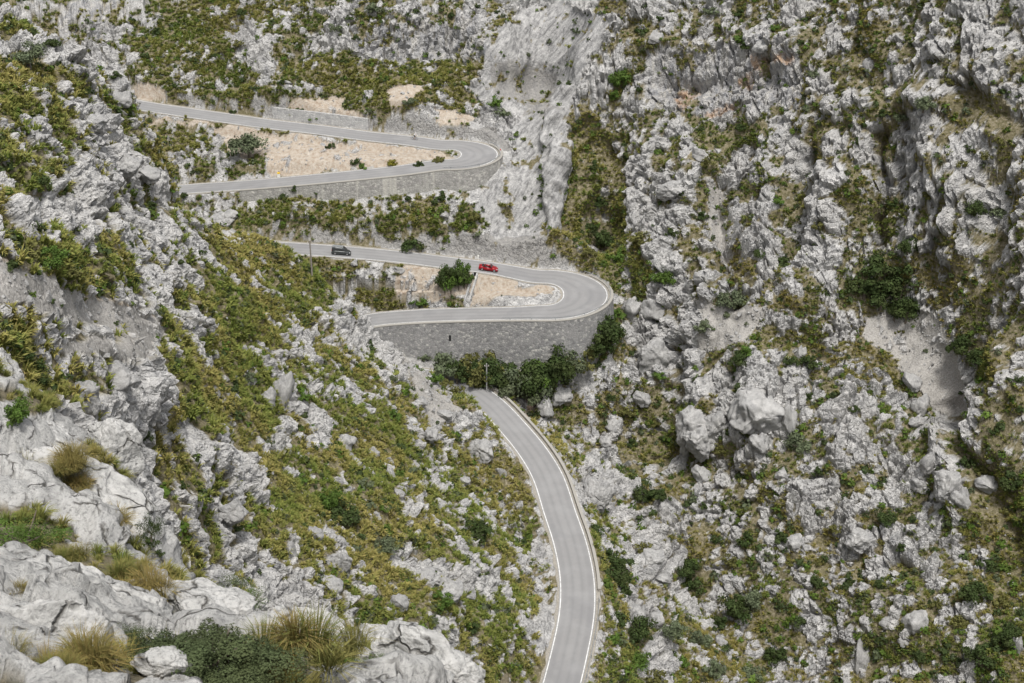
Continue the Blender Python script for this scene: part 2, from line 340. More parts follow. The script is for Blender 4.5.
# tilt so that ribs run down the slope
n1 = ridged(S/8., 2)*.7
f1, f2, id1, fa1 = worley(S/4.6+wp*.12); blk = (f2-f1); n_blk = np.minimum(blk, .3)*1.2+id1*1.0+fa1*1.6
f1b, f2b, id2, fa2 = worley(P32*np.array([1,1,.8], np.float32)/1.9+wp*.1+7); blk2 = np.minimum(f2b-f1b, .3)*1.+id2*.9+fa2*1.4
f1c, f2c, id3, fa3 = worley(P32/.8+11); blk3 = np.minimum(f2c-f1c, .3)*.6+id3*.5+fa3*.8
fine = fbm(S/1.3+9, 3)
fl = fbm(P32*np.array([1.6,1.6,.28], np.float32)/1.5+wp, 2)
n = n1*.60+n_blk*.50+blk2*.45+fine*.16+fl*.12
n = (n-n.mean())/n.std()
from statistics import NormalDist
_qs = np.linspace(0, 1, 201); _tab = np.array([-4]+[NormalDist().inv_cdf(q) for q in _qs[1:-1]]+[4.])
nq = np.quantile(n[::37], _qs); n = np.interp(n, nq, _tab).astype(np.float32)       # gaussianised relief
lvl = np.interp(np.clip(veg+(fbm(P32/3.+77, 2)*.08+fbm(P32/11.+37, 2)*.30)*(veg > .02)*(1-.8*SLAB)-np.clip(REL, -3, 3)*.04*(veg > .02), 0, 1), _qs, _tab).astype(np.float32)
bl = np.interp(np.clip(np.maximum(SAND*.93, SCREE*.955), 0, 1), _qs, _tab)
lvl2 = np.maximum(lvl, bl)
COVER = sstep(-.12, .12, lvl2-n)                # 1 = soil, sand or scree
isveg = (lvl >= bl)&(lvl > n)
surf = np.maximum(np.clip(n, -2.2, 3), lvl2*.75+n*.12+fbm(P32/1.2, 2)*.12)
VARY = np.where(RR < 70, 1, np.clip(.9+.9*fbm(P32/15.+91, 2), .35, 1.5)).astype(np.float32)
amp = np.where(RR < 70, .28, .72)*(1-.96*SLAB)*VARY*(1-.45*SHEER)*(1-.6*CUT_SHADE)
amp = amp*(1-.5*sstep(.5, .9, veg)*(RR>70))
edge = sstep(.2, 3.5, ROADD); amp = amp*edge*(.45+.55*sstep(2, 11, ROADD))*(1-.72*sstep(.5, .95, SCREE))*(1-.6*sstep(.5, .95, SAND))
crack = -(sstep(.10, .0, f2-f1)*1.1+sstep(.12, 0, f2b-f1b)*.5)*(1-COVER)*edge*np.where(RR < 70, .12, 1)*(1-.9*SLAB)
disp = surf*amp+crack+blk3*.55*VARY*(1-COVER)*edge*np.where(RR < 70, .2, 1)*(1-.92*SLAB)+fbm(P32/.5, 2)*.12*(1-COVER)*edge*(1-.8*SLAB)
disp -= CAVE*2.4
disp += (REL+BIG)*sstep(.5, 7, ROADD)
P = P+N*disp[:,None]
P[near_wall] = P32[near_wall]
# never let displaced rock stand in the road
rp = ROADD <= .25; P[rp] = P32[rp]
U1, V1, D1 = project(P)
NRM = grid_normals(P.astype(np.float64)).astype(np.float32)

# visible points: nearest vertex per 2 px cell
CELL = 2.0; GW, GH = 560, 370
gi = np.floor((U1+48)/CELL).astype(int); gj = np.floor((V1+28)/CELL).astype(int)
ok = (gi >= 0)&(gi < GW)&(gj >= 0)&(gj < GH)&(D1 > 5)
ZB = np.full((GW, GH), 1e9); ids = np.where(ok)[0]
order = ids[np.argsort(-D1[ids])]
VI = np.full((GW, GH), -1); VI[gi[order], gj[order]] = order; ZB[gi[order], gj[order]] = D1[order]
def seen(idx, tol=1.5):
    """True for vertices whose cell's nearest surface is about as near"""
    i = np.clip(gi[idx], 1, GW-2); j = np.clip(gj[idx], 1, GH-2)
    m = np.minimum.reduce([ZB[i,j], ZB[i,np.clip(j-2,0,GH-1)]+1.0])
    return D1[idx] <= m+tol+D1[idx]*.01
def ground(u, v):
    """world point and normal of the terrain under photo point (u,v)"""
    i = int((u+48)/CELL); j = int((v+28)/CELL); best = None
    for rad in range(0, 6):
        for a in range(-rad, rad+1):
            for b in range(-rad, rad+1):
                ii, jj = i+a, j+b
                if 0 <= ii < GW and 0 <= jj < GH and VI[ii,jj] >= 0:
                    k = VI[ii,jj]; d = math.hypot(U1[k]-u, V1[k]-v)
                    if best is None or d < best[0]: best = (d, k)
        if best is not None and rad >= 1: break
    k = best[1]; return Vector(P[k].tolist()), Vector(NRM[k].tolist()), float(D1[k]), k

# ------------------------------------------------------------------ mesh helpers
def mesh_np(name, V, Fc, mats, attrs=None, smooth=True, matidx=None):
    me = bpy.data.meshes.new(name); V = np.asarray(V, np.float32); Fc = np.asarray(Fc, np.int32)
    me.vertices.add(len(V)); me.vertices.foreach_set('co', V.ravel())
    k = Fc.shape[1]; me.loops.add(Fc.size); me.loops.foreach_set('vertex_index', Fc.ravel())
    me.polygons.add(len(Fc)); me.polygons.foreach_set('loop_start', np.arange(0, Fc.size, k, dtype=np.int32))
    try: me.polygons.foreach_set('loop_total', np.full(len(Fc), k, np.int32))
    except Exception: pass
    me.polygons.foreach_set('use_smooth', np.full(len(Fc), smooth))
    for m in (mats if isinstance(mats, (list, tuple)) else [mats]): me.materials.append(m)
    if matidx is not None: me.polygons.foreach_set('material_index', np.asarray(matidx, np.int32))
    for an, av in (attrs or {}).items():
        a = me.attributes.new(an, 'FLOAT_COLOR', 'POINT'); a.data.foreach_set('color', np.asarray(av, np.float32).ravel())
    me.update(); me.validate(); return me
def link(name, me, parent=None, **props):
    o = bpy.data.objects.new(name, me); COL.objects.link(o)
    if parent is not None: o.parent = parent
    for k, v in props.items(): o[k] = v
    return o
# ------------------------------------------------------------------ materials
class NT:
    def __init__(s, name, rough=.85):
        s.m = bpy.data.materials.new(name); s.m.use_nodes = True; s.t = s.m.node_tree; s.b = s.t.nodes['Principled BSDF']
        s.b.inputs['Roughness'].default_value = rough
        s.b.inputs['Specular IOR Level'].default_value = .25
        s.tc = s.n('ShaderNodeTexCoord')
    def n(s, t, **k):
        x = s.t.nodes.new(t)
        for a, v in k.items(): setattr(x, a, v)
        return x
    def l(s, a, b): s.t.links.new(a, b)
    def vec(s, scale=(1,1,1), src='Object'):
        m = s.n('ShaderNodeMapping'); m.inputs['Scale'].default_value = scale; s.l(s.tc.outputs[src], m.inputs[0]); return m.outputs[0]
    def noise(s, sc, det=4, vec=None, rough=.55, dist=0):
        x = s.n('ShaderNodeTexNoise'); x.inputs['Scale'].default_value = sc; x.inputs['Detail'].default_value = det; x.inputs['Roughness'].default_value = rough; x.inputs['Distortion'].default_value = dist
        s.l(vec if vec is not None else s.tc.outputs['Object'], x.inputs['Vector']); return x.outputs['Fac']
    def vor(s, sc, feat='F1', vec=None, out='Distance'):
        x = s.n('ShaderNodeTexVoronoi'); x.feature = feat; x.inputs['Scale'].default_value = sc
        s.l(vec if vec is not None else s.tc.outputs['Object'], x.inputs['Vector']); return x.outputs[out]
    def ramp(s, f, stops):
        r = s.n('ShaderNodeValToRGB'); e = r.color_ramp.elements
        while len(e) < len(stops): e.new(.5)
        for i, (p, c) in enumerate(stops):
            e[i].position = p; e[i].color = (*c, 1) if isinstance(c, tuple) else (c, c, c, 1)
        s.l(f, r.inputs[0]); return r.outputs[0]
    def mix(s, f, a, b, mode='MIX'):
        x = s.n('ShaderNodeMix', data_type='RGBA', blend_type=mode)
        for sock, v in ((x.inputs[0], f), (x.inputs[6], a), (x.inputs[7], b)):
            if isinstance(v, (int, float)): sock.default_value = v
            elif isinstance(v, tuple): sock.default_value = (*v, 1)
            else: s.l(v, sock)
        return x.outputs[2]
    def math(s, op, a, b=None):
        x = s.n('ShaderNodeMath', operation=op)
        for sock, v in zip(x.inputs, (a, b)):
            if v is None: continue
            if isinstance(v, (int, float)): sock.default_value = v
            else: s.l(v, sock)
        return x.outputs[0]
    def attr(s, name):
        a = s.n('ShaderNodeAttribute', attribute_name=name); return a
    def sep(s, c):
        x = s.n('ShaderNodeSeparateColor'); s.l(c, x.inputs[0]); return x.outputs
    def bump(s, h, strength, dist):
        b = s.n('ShaderNodeBump'); b.inputs['Strength'].default_value = strength; b.inputs['Distance'].default_value = dist
        s.l(h, b.inputs['Height']); s.l(b.outputs[0], s.b.inputs['Normal'])
    def col(s, c):
        if isinstance(c, tuple): s.b.inputs['Base Color'].default_value = (*c, 1)
        else: s.l(c, s.b.inputs['Base Color'])
        return s
MAT = {}
def flat(name, c, rough=.5, metal=0, spec=.4):
    m = NT(name, rough); n = m.noise(6, 3); m.col(m.mix(n, tuple(x*.86 for x in c), tuple(min(1, x*1.12) for x in c)))
    m.b.inputs['Metallic'].default_value = metal; m.b.inputs['Specular IOR Level'].default_value = spec; MAT[name] = m.m; return m.m

def rock_colour(T, k=1.):
    big = T.noise(.10*k, 3); mid = T.noise(.55*k, 6, rough=.72); sm = T.noise(3.2*k, 4, rough=.7)
    c = T.ramp(mid, [(.32, (.20,.20,.206)), (.43, (.37,.367,.365)), (.54, (.51,.503,.493)), (.70, (.64,.63,.615))])
    c = T.mix(T.math('MULTIPLY', T.ramp(sm, [(.30, 1.), (.46, 0.)]), .55), c, (.17,.172,.175))
    c = T.mix(T.math('MULTIPLY', T.ramp(sm, [(.56, 0.), (.72, 1.)]), .5), c, (.60,.59,.57))
    c = T.mix(T.ramp(big, [(.35, .0), (.7, .30)]), c, (.33,.315,.29))
    st = T.noise(1.0*k, 3, vec=T.vec((1.1,1.1,.09)), rough=.6)         # weather streaks down the face
    c = T.mix(T.math('MULTIPLY', T.ramp(st, [(.50, 0.), (.66, 1.)]), .25), c, (.19,.193,.20))
    return c, mid, sm, st
T = NT('terrain_surface', .93)
c, mid, sm, st = rock_colour(T)
at = T.attr('cov'); s1 = T.sep(at.outputs['Color']); at2 = T.attr('kinds'); s2 = T.sep(at2.outputs['Color'])
scr = T.ramp(T.noise(4, 4, rough=.7), [(.3, (.20,.19,.175)), (.5, (.33,.315,.295)), (.75, (.47,.455,.43))])
snd = T.ramp(T.noise(1.2, 5, rough=.7), [(.3, (.27,.205,.15)), (.48, (.38,.325,.265)), (.72, (.48,.44,.385))])
soil = T.ramp(T.noise(1.7, 5, rough=.7), [(.3, (.065,.06,.03)), (.46, (.13,.115,.062)), (.6, (.22,.19,.13)), (.78, (.40,.37,.32))])
gnd = T.mix(s1[1], soil, snd); gnd = T.mix(s1[2], gnd, scr)
mr = T.n('ShaderNodeMapping'); mr.inputs['Rotation'].default_value = (0, math.radians(52), 0); T.l(T.tc.outputs['Object'], mr.inputs[0])
mr2 = T.n('ShaderNodeMapping'); mr2.inputs['Scale'].default_value = (.10, .5, 1.1); T.l(mr.outputs[0], mr2.inputs[0])
slabc = T.ramp(T.math('ADD', T.math('MULTIPLY', T.noise(1.3, 5, vec=mr2.outputs[0], rough=.7), .7), T.math('MULTIPLY', T.noise(1.2, 5, rough=.75), .3)), [(.39, (.12,.12,.12)), (.46, (.23,.228,.226)), (.53, (.34,.336,.33)), (.63, (.48,.47,.46))])
c = T.mix(T.math('MULTIPLY', at.outputs['Alpha'], .85), c, slabc)
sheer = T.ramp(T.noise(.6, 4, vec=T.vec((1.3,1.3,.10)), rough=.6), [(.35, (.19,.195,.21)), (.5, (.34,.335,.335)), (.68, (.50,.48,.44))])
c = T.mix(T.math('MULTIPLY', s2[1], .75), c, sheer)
cut_shade_c = T.ramp(T.noise(1.5, 5, rough=.7), [(.3, (.14,.138,.135)), (.5, (.24,.232,.22)), (.75, (.36,.345,.32))])  # fresh cut rock, darker still because shade is mixed into the colour
c = T.mix(T.math('MULTIPLY', s2[0], .85), c, cut_shade_c)
c = T.mix(T.math('MULTIPLY', s2[2], T.ramp(T.noise(.5, 3), [(.35, .1), (.6, .8)])), c, (.44,.29,.18))
c = T.mix(s1[0], c, gnd); T.col(c)
v1 = T.vor(1.1, 'DISTANCE_TO_EDGE', vec=T.vec((1,1,.75))); v2 = T.vor(2.9, 'DISTANCE_TO_EDGE', vec=T.vec((1,1,.8)))
rk = T.math('ADD', T.math('MULTIPLY', T.ramp(v1, [(0, 0.), (.22, 1.)]), .5), T.math('ADD', T.math('MULTIPLY', T.ramp(v2, [(0, 0.), (.3, 1.)]), .3), T.math('ADD', T.math('MULTIPLY', mid, .5), T.math('MULTIPLY', sm, .5))))
h = T.math('MULTIPLY', rk, T.math('MULTIPLY', T.ramp(s1[0], [(0, 1.), (1, .3)]), T.ramp(at.outputs['Alpha'], [(0, 1.), (1, .45)])))
T.bump(h, .8, .4)
MAT['terrain'] = T.m

def make_rock(name, warm=0.):
    B = NT(name, .92); c, mid, sm, st = rock_colour(B, 2.6)
    c = B.mix(.40, c, (.24,.238,.232))
    B.col(c); h = B.math('ADD', B.math('MULTIPLY', sm, .6), B.math('MULTIPLY', B.noise(11, 3), .25)); B.bump(B.math('ADD', h, B.math('MULTIPLY', mid, .8)), 1., .22); MAT[name] = B.m
make_rock('boulder_rock'); 
B = NT('ledge_rock', .9)           # near pale limestone
mid = B.noise(1.1, 6, rough=.62); sm = B.noise(9, 5, rough=.7); big = B.noise(.35, 3)
c = B.ramp(mid, [(.26, (.24,.24,.235)), (.40, (.40,.396,.383)), (.56, (.51,.503,.487)), (.78, (.61,.60,.58))])
c = B.mix(B.math('MULTIPLY', B.ramp(sm, [(.36, 1.), (.48, 0.)]), .6), c, (.15,.15,.145))
c = B.mix(B.math('MULTIPLY', B.ramp(B.noise(2.6, 5, rough=.7), [(.55, 0.), (.66, 1.)]), .5), c, (.62,.61,.585))
dn_ = B.n('ShaderNodeTexNoise'); dn_.inputs['Scale'].default_value = 1.4; dn_.inputs['Detail'].default_value = 4; B.l(B.tc.outputs['Object'], dn_.inputs['Vector'])
dv_ = B.n('ShaderNodeVectorMath', operation='MULTIPLY_ADD'); B.l(dn_.outputs['Color'], dv_.inputs[0]); dv_.inputs[1].default_value = (.8,.8,.8); B.l(B.vec((1,1.3,1.5)), dv_.inputs[2])
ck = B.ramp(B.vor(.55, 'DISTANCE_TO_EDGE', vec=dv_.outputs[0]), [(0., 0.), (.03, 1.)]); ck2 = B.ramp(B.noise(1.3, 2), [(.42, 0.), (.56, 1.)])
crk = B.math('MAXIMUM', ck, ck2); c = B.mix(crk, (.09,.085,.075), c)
c = B.mix(B.math('MULTIPLY', B.ramp(big, [(.58, 0.), (.72, 1.)]), .35), c, (.42,.33,.22))
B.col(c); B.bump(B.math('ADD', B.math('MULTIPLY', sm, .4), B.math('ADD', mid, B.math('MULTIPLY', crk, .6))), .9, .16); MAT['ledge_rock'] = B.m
B = NT('near_ground', .93)
mid = B.noise(1.1, 6, rough=.62); sm = B.noise(9, 5, rough=.7)
c = B.ramp(mid, [(.26, (.24,.24,.235)), (.40, (.40,.396,.383)), (.56, (.51,.503,.487)), (.78, (.61,.60,.58))])
c = B.mix(B.math('MULTIPLY', B.ramp(sm, [(.36, 1.), (.48, 0.)]), .6), c, (.15,.15,.145))
c = B.mix(B.math('MULTIPLY', B.ramp(B.noise(2.6, 5, rough=.7), [(.55, 0.), (.66, 1.)]), .5), c, (.62,.61,.585))
dn_ = B.n('ShaderNodeTexNoise'); dn_.inputs['Scale'].default_value = 1.4; dn_.inputs['Detail'].default_value = 4; B.l(B.tc.outputs['Object'], dn_.inputs['Vector'])
dv_ = B.n('ShaderNodeVectorMath', operation='MULTIPLY_ADD'); B.l(dn_.outputs['Color'], dv_.inputs[0]); dv_.inputs[1].default_value = (.8,.8,.8); B.l(B.vec((1,1.3,1.5)), dv_.inputs[2])
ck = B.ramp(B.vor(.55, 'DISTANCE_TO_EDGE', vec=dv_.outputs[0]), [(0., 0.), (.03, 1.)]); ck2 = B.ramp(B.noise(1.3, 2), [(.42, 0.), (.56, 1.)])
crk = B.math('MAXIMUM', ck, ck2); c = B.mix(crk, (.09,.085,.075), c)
sc_ = B.sep(B.attr('cov').outputs['Color'])
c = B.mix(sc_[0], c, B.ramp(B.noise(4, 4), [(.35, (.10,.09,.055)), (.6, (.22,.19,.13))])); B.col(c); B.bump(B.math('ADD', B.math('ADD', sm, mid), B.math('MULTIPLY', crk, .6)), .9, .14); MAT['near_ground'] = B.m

A_ = NT('asphalt', .9)
road_n = A_.noise(.25, 3, vec=A_.vec((1,1,1))); c = A_.ramp(A_.noise(30, 3, rough=.8), [(.3, (.215,.213,.212)), (.7, (.30,.297,.295))])
at = A_.attr('lane'); s = A_.sep(at.outputs['Color'])
c = A_.mix(A_.math('MULTIPLY', s[0], .40), c, (.16,.16,.168))
pt_ = A_.ramp(A_.noise(.12, 2), [(.58, 0.), (.6, .28)]); c = A_.mix(pt_, c, (.20,.20,.207))
c = A_.mix(A_.ramp(A_.noise(1.2, 5, rough=.75), [(.3, .3), (.5, 0.)]), c, (.19,.19,.195))
c = A_.mix(A_.ramp(road_n, [(.45, 0.), (.7, .35)]), c, (.33,.33,.33)); A_.col(c); A_.bump(A_.noise(40, 2), .2, .02); MAT['asphalt'] = A_.m
W_m = NT('road_paint', .7); W_m.col(W_m.ramp(W_m.noise(2, 5, rough=.8), [(.36, (.36,.36,.36)), (.5, (.66,.66,.65)), (.7, (.78,.78,.77))])); MAT['paint'] = W_m.m
S_m = NT('verge_gravel', .95); S_m.col(S_m.ramp(S_m.noise(4, 5, rough=.8), [(.3, (.20,.185,.16)), (.7, (.40,.375,.33))])); S_m.bump(S_m.noise(9, 3), .6, .08); MAT['verge'] = S_m.m
def masonry(name, lo, mi, hi, streak):
    M = NT(name, .92); vv = M.vec((1,1,1.25))
    cell = M.n('ShaderNodeTexVoronoi'); cell.inputs['Scale'].default_value = 1.9; M.l(vv, cell.inputs['Vector'])
    g = M.sep(cell.outputs['Color'])[0]
    c = M.ramp(g, [(0., lo), (.45, mi), (.8, mi), (1., hi)])
    c = M.mix(M.math('MULTIPLY', M.ramp(M.vor(1.9, 'DISTANCE_TO_EDGE', vec=vv), [(0., 1.), (.09, 0.)]), .6), c, tuple(x*.45 for x in mi))
    big = M.noise(.25, 4, rough=.65); c = M.mix(M.ramp(big, [(.35, .35), (.6, 0.)]), c, tuple(x*.72 for x in mi))
    if streak:
        s = M.noise(.5, 2, vec=M.vec((1,1,.03)), rough=.5); c = M.mix(M.math('MULTIPLY', M.ramp(s, [(.60, 0.), (.68, 1.)]), .55), c, (.55,.53,.48))
    M.col(c); M.bump(M.vor(1.9, 'DISTANCE_TO_EDGE', vec=vv), .8, .15); MAT[name] = M.m
masonry('wall_upper', (.26,.255,.242), (.39,.38,.36), (.55,.535,.50), True)
masonry('wall_lower', (.19,.19,.192), (.31,.307,.302), (.52,.505,.475), False)
masonry('wall_dry', (.34,.34,.34), (.48,.475,.465), (.62,.61,.59), False)
masonry('wall_kerb', (.28,.26,.23), (.42,.39,.34), (.56,.53,.47), False)
flat('concrete', (.33,.315,.285), .9); flat('hole_shade', (.02,.02,.02), .95); flat('galvanised', (.42,.44,.46), .45, .6)
flat('post_white', (.72,.71,.68), .6); flat('post_yellow', (.75,.50,.04), .5); flat('pole_grey', (.30,.30,.30), .7); flat('wood_grey', (.26,.235,.21), .85)
flat('van_paint', (.075,.08,.082), .3, .5, .5); flat('red_paint', (.28,.008,.014), .28, .1, .6); flat('tyre', (.02,.02,.021), .85); flat('rim', (.42,.42,.43), .35, .8)
flat('glass_dark', (.012,.014,.017), .08, 0, .8); flat('lamp_clear', (.75,.76,.78), .15, 0, .7); flat('lamp_red', (.35,.015,.01), .25); flat('trim_black', (.025,.025,.027), .6)
flat('plate', (.70,.70,.66), .5); flat('seat_leather', (.05,.045,.045), .6); flat('skin', (.50,.31,.22), .6); flat('jersey', (.70,.70,.72), .8); flat('shorts', (.02,.02,.025), .8); flat('helmet', (.65,.65,.66), .4)

# ------------------------------------------------------------------ terrain object
ii = np.arange(NA*NB).reshape(NA, NB)
Fq = np.stack([ii[:-1,:-1], ii[1:,:-1], ii[1:,1:], ii[:-1,1:]], -1).reshape(-1, 4)
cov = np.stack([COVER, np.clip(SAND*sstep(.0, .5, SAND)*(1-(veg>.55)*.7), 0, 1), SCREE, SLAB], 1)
knd = np.stack([np.clip(CUT_SHADE, 0, 1), SHEER, ORANGE, np.ones_like(SCREE)], 1)
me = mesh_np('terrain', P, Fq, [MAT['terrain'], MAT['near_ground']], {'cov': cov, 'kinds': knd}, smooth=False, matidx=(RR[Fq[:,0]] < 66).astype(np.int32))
sm_ = (SLAB[Fq[:,0]] > .5)|(RR[Fq[:,0]] < 66)|(ROADD[Fq[:,0]] < .6); me.polygons.foreach_set('use_smooth', sm_)
terr = link('mountain_terrain', me, kind='structure', label='grey limestone mountainside with grass and scree')

# ------------------------------------------------------------------ roads
def ribbon(nm, off0, off1, dz, name, mat, lane=False, nx=1, i0=0, i1=None, parent=None, **kw):
    R = ROADS[nm]; c = R['c'][i0:i1]; n = R['n'][i0:i1]; V = []; L = []
    for k in range(len(c)):
        hw = c[k,3]; a, b = off0(hw), off1(hw)
        if name == 'road_verge': a -= .22*math.sin(k*.83)*math.sin(k*.31+1)+.2*random.random(); b += .22*math.sin(k*.71+2)*math.sin(k*.27)+.2*random.random()
        for j in range(nx+1):
            t = j/nx; o = a+(b-a)*t; V.append((c[k,0]+n[k,0]*o, c[k,1]+n[k,1]*o, c[k,2]+dz-.0*abs(o)))
            q = abs(o)/hw; L.append((max(math.exp(-((q-.28)/.1)**2), math.exp(-((q-.72)/.1)**2)), 0, 0, 1))
    Fs = [(k*(nx+1)+j, (k+1)*(nx+1)+j, (k+1)*(nx+1)+j+1, k*(nx+1)+j+1) for k in range(len(c)-1) for j in range(nx)]
    me = mesh_np(name, V, [f[::-1] for f in Fs], mat, {'lane': L} if lane else None)
    return link(name, me, parent, **kw)
for nm in ROADS:
    ribbon(nm, lambda h: -h-.45, lambda h: h+.7, .02, 'road_verge', MAT['verge'], nx=6, kind='structure')
    ribbon(nm, lambda h: -h-.12, lambda h: h+.12, .03, 'road', MAT['asphalt'], True, nx=16, kind='structure')
    ribbon(nm, lambda h: -h+.02, lambda h: -h+.18, .04, 'road_markings', MAT['paint'], kind='structure')
    ribbon(nm, lambda h: h-.18, lambda h: h-.02, .04, 'road_markings', MAT['paint'], kind='structure')

# ------------------------------------------------------------------ walls that follow a road's outer edge
def solid_strip(rows, name, mat, parent=None, closed=False, **kw):
    """rows: list of cross-sections (each a ring of n points) -> closed tube mesh with end caps"""
    V = [p for r in rows for p in r]; k = len(rows[0]); Fs = []
    for i in range(len(rows)-1):
        for j in range(k):
            a = i*k+j; b = i*k+(j+1) % k; Fs.append((a, b, b+k, a+k))
    bm = bmesh.new(); vs = [bm.verts.new(p) for p in V]
    for f in Fs: bm.faces.new([vs[q] for q in f])
    bm.faces.new([vs[q] for q in range(k)][::-1]); bm.faces.new([vs[(len(rows)-1)*k+q] for q in range(k)])
    bmesh.ops.recalc_face_normals(bm, faces=bm.faces)
    me = bpy.data.meshes.new(name); bm.to_mesh(me); bm.free(); me.materials.append(mat); return link(name, me, parent, **kw)
def road_wall(nm, i0, i1, off, thick, top, depth, name, mat, parent=None, topfn=None, wob=.0, batter=0, **kw):
    R = ROADS[nm]; rows = []
    for k in range(i0, i1):
        c = R['c'][k]; n = R['n'][k]; o = c[3]+off; d = depth(k) if callable(depth) else depth
        tz = c[2]+top+(topfn(k) if topfn else 0)+wob*(random.random()-.5); nb = max(1, 1)
        def pt(oo, z): return (c[0]+n[0]*oo, c[1]+n[1]*oo, z)
        rows.append([pt(o, tz), pt(o+thick, tz), pt(o+thick+batter*d, tz-d), pt(o, tz-d)])
    return solid_strip(rows, name, mat, parent, **kw)
def idx_of(nm, u, after=0, before=9999):
    R = ROADS[nm]; kk = np.arange(len(R['u'])); m = np.abs(R['u']-u)+((kk < after)|(kk > before))*1e4; return int(np.argmin(m))
apU = int(np.argmax(ROADS['upper']['u'])); apM = int(np.argmax(ROADS['middle']['u']))
o = road_wall('upper', apU-4, idx_of('upper', 243, apU), .55, .55, .12, lambda k: 9.0, 'retaining_wall', MAT['wall_upper'], batter=.06,
   label='tall pale stone wall with whitish streaks holding up the upper hairpin bend', category='retaining wall')
road_wall('upper', apU-4, idx_of('upper', 243, apU), .45, .70, .27, .149, 'coping', MAT['concrete'], parent=o)
o = road_wall('middle', apM-7, len(ROADS['middle']['c'])-6, .55, .6, .12, lambda k: 16.0, 'retaining_wall', MAT['wall_lower'], batter=.06,
   label='high dark grey stone wall with a small black opening under the lower hairpin bend', category='retaining wall')
road_wall('middle', apM-7, len(ROADS['middle']['c'])-6, .45, .75, .27, .149, 'coping', MAT['concrete'], parent=o)

# ------------------------------------------------------------------ world, sun, camera
w = bpy.data.worlds.new('World'); SC.world = w; w.use_nodes = True; nt = w.node_tree; bg = nt.nodes['Background']
sky = nt.nodes.new('ShaderNodeTexSky'); sky.sky_type = 'NISHITA'; sky.sun_disc = False
SUN_EL, SUN_AZ = 66, 168       # degrees; azimuth clockwise from +Y
sky.sun_elevation = math.radians(SUN_EL); sky.sun_rotation = math.radians(SUN_AZ); sky.air_density = 1.0; sky.dust_density = 4; sky.ozone_density = 1
hs = nt.nodes.new('ShaderNodeHueSaturation'); hs.inputs['Saturation'].default_value = .22
nt.links.new(sky.outputs[0], hs.inputs['Color']); nt.links.new(hs.outputs[0], bg.inputs[0]); bg.inputs[1].default_value = .12
sl = bpy.data.lights.new('sun', 'SUN'); sl.energy = 2.2; sl.angle = math.radians(9); sl.color = (1, .965, .91)
so = bpy.data.objects.new('sun', sl); COL.objects.link(so)
d = Vector((math.sin(math.radians(SUN_AZ))*math.cos(math.radians(SUN_EL)), math.cos(math.radians(SUN_AZ))*math.cos(math.radians(SUN_EL)), math.sin(math.radians(SUN_EL))))
so.rotation_euler = d.to_track_quat('Z', 'Y').to_euler()
cam = bpy.data.cameras.new('camera'); co = bpy.data.objects.new('camera', cam); COL.objects.link(co); SC.camera = co
cam.lens = 50; cam.sensor_width = 36; cam.clip_end = 2000; cam.clip_start = .1; co.rotation_euler = (math.radians(90-26), 0, 0)
cam.dof.use_dof = True; cam.dof.focus_distance = 260; cam.dof.aperture_fstop = 3.5
SC.view_settings.view_transform = 'Standard'; SC.view_settings.look = 'None'; SC.view_settings.gamma = 1; SC.view_settings.exposure = .42
SC.cycles.max_bounces = 4; SC.cycles.diffuse_bounces = 3; SC.cycles.transparent_max_bounces = 4
# ------------------------------------------------------------------ plants
def leafmat(name, gain=1.0):
    L = NT(name, .75); at = L.attr('tint'); n = L.noise(1.5, 3)
    c = L.mix(L.ramp(n, [(.3, 0.), (.7, .2)]), at.outputs['Color'], (.17*gain,.16*gain,.06*gain)); L.col(c)
    L.b.inputs['Specular IOR Level'].default_value = .15; MAT[name] = L.m
leafmat('leaves', .7); leafmat('grass', 1.4)
def blades(pos, nrm, size, nb, colA, colB, wid, seed):
    """tussocks: arching blades spraying from each root; pos (n,3), size (n,), colours (n,3) base and tip"""
    g = np.random.default_rng(seed); n = len(pos)
    ph = g.random((n, nb))*2*np.pi; lean = g.random((n, nb))**.7
    up = np.array([0,0,1.])*.6+nrm*.4; up /= np.linalg.norm(up, axis=1)[:,None]
    dirh = np.stack([np.cos(ph), np.sin(ph), np.zeros_like(ph)], -1)
    L = size[:,None]*(.7+.5*g.random((n, nb)))
    root = pos[:,None,:]+dirh*(size[:,None,None]*.22*g.random((n, nb, 1)))-up[:,None,:]*.08
    mid = root+up[:,None,:]*(L*.55)[...,None]*(1-.25*lean[...,None])+dirh*(L*.30*lean)[...,None]
    tip = root+up[:,None,:]*(L*(.95-.65*lean))[...,None]+dirh*(L*.75*lean)[...,None]
    side = np.stack([-np.sin(ph), np.cos(ph), np.zeros_like(ph)], -1)+.4*g.normal(size=(n, nb, 3)); w = (size[:,None]*wid)[...,None]
    V = np.stack([root-side*w*.5, root+side*w*.5, mid+side*w*.55, mid-side*w*.55, tip], 2).reshape(-1, 3)
    k = np.arange(n*nb)*5
    T3 = np.concatenate([np.stack([k, k+1, k+2], 1), np.stack([k, k+2, k+3], 1), np.stack([k+3, k+2, k+4], 1)])
    mixf = (.25+.75*g.random((n, nb)))[...,None]
    ca = colA[:,None,:]*(.8+.4*g.random((n, nb, 1))); cb = colA[:,None,:]*(1-mixf)+colB[:,None,:]*mixf
    C = np.stack([ca, ca, (ca+cb)/2, (ca+cb)/2, cb], 2).reshape(-1, 3)
    return V, T3, np.c_[C, np.ones(len(C))]
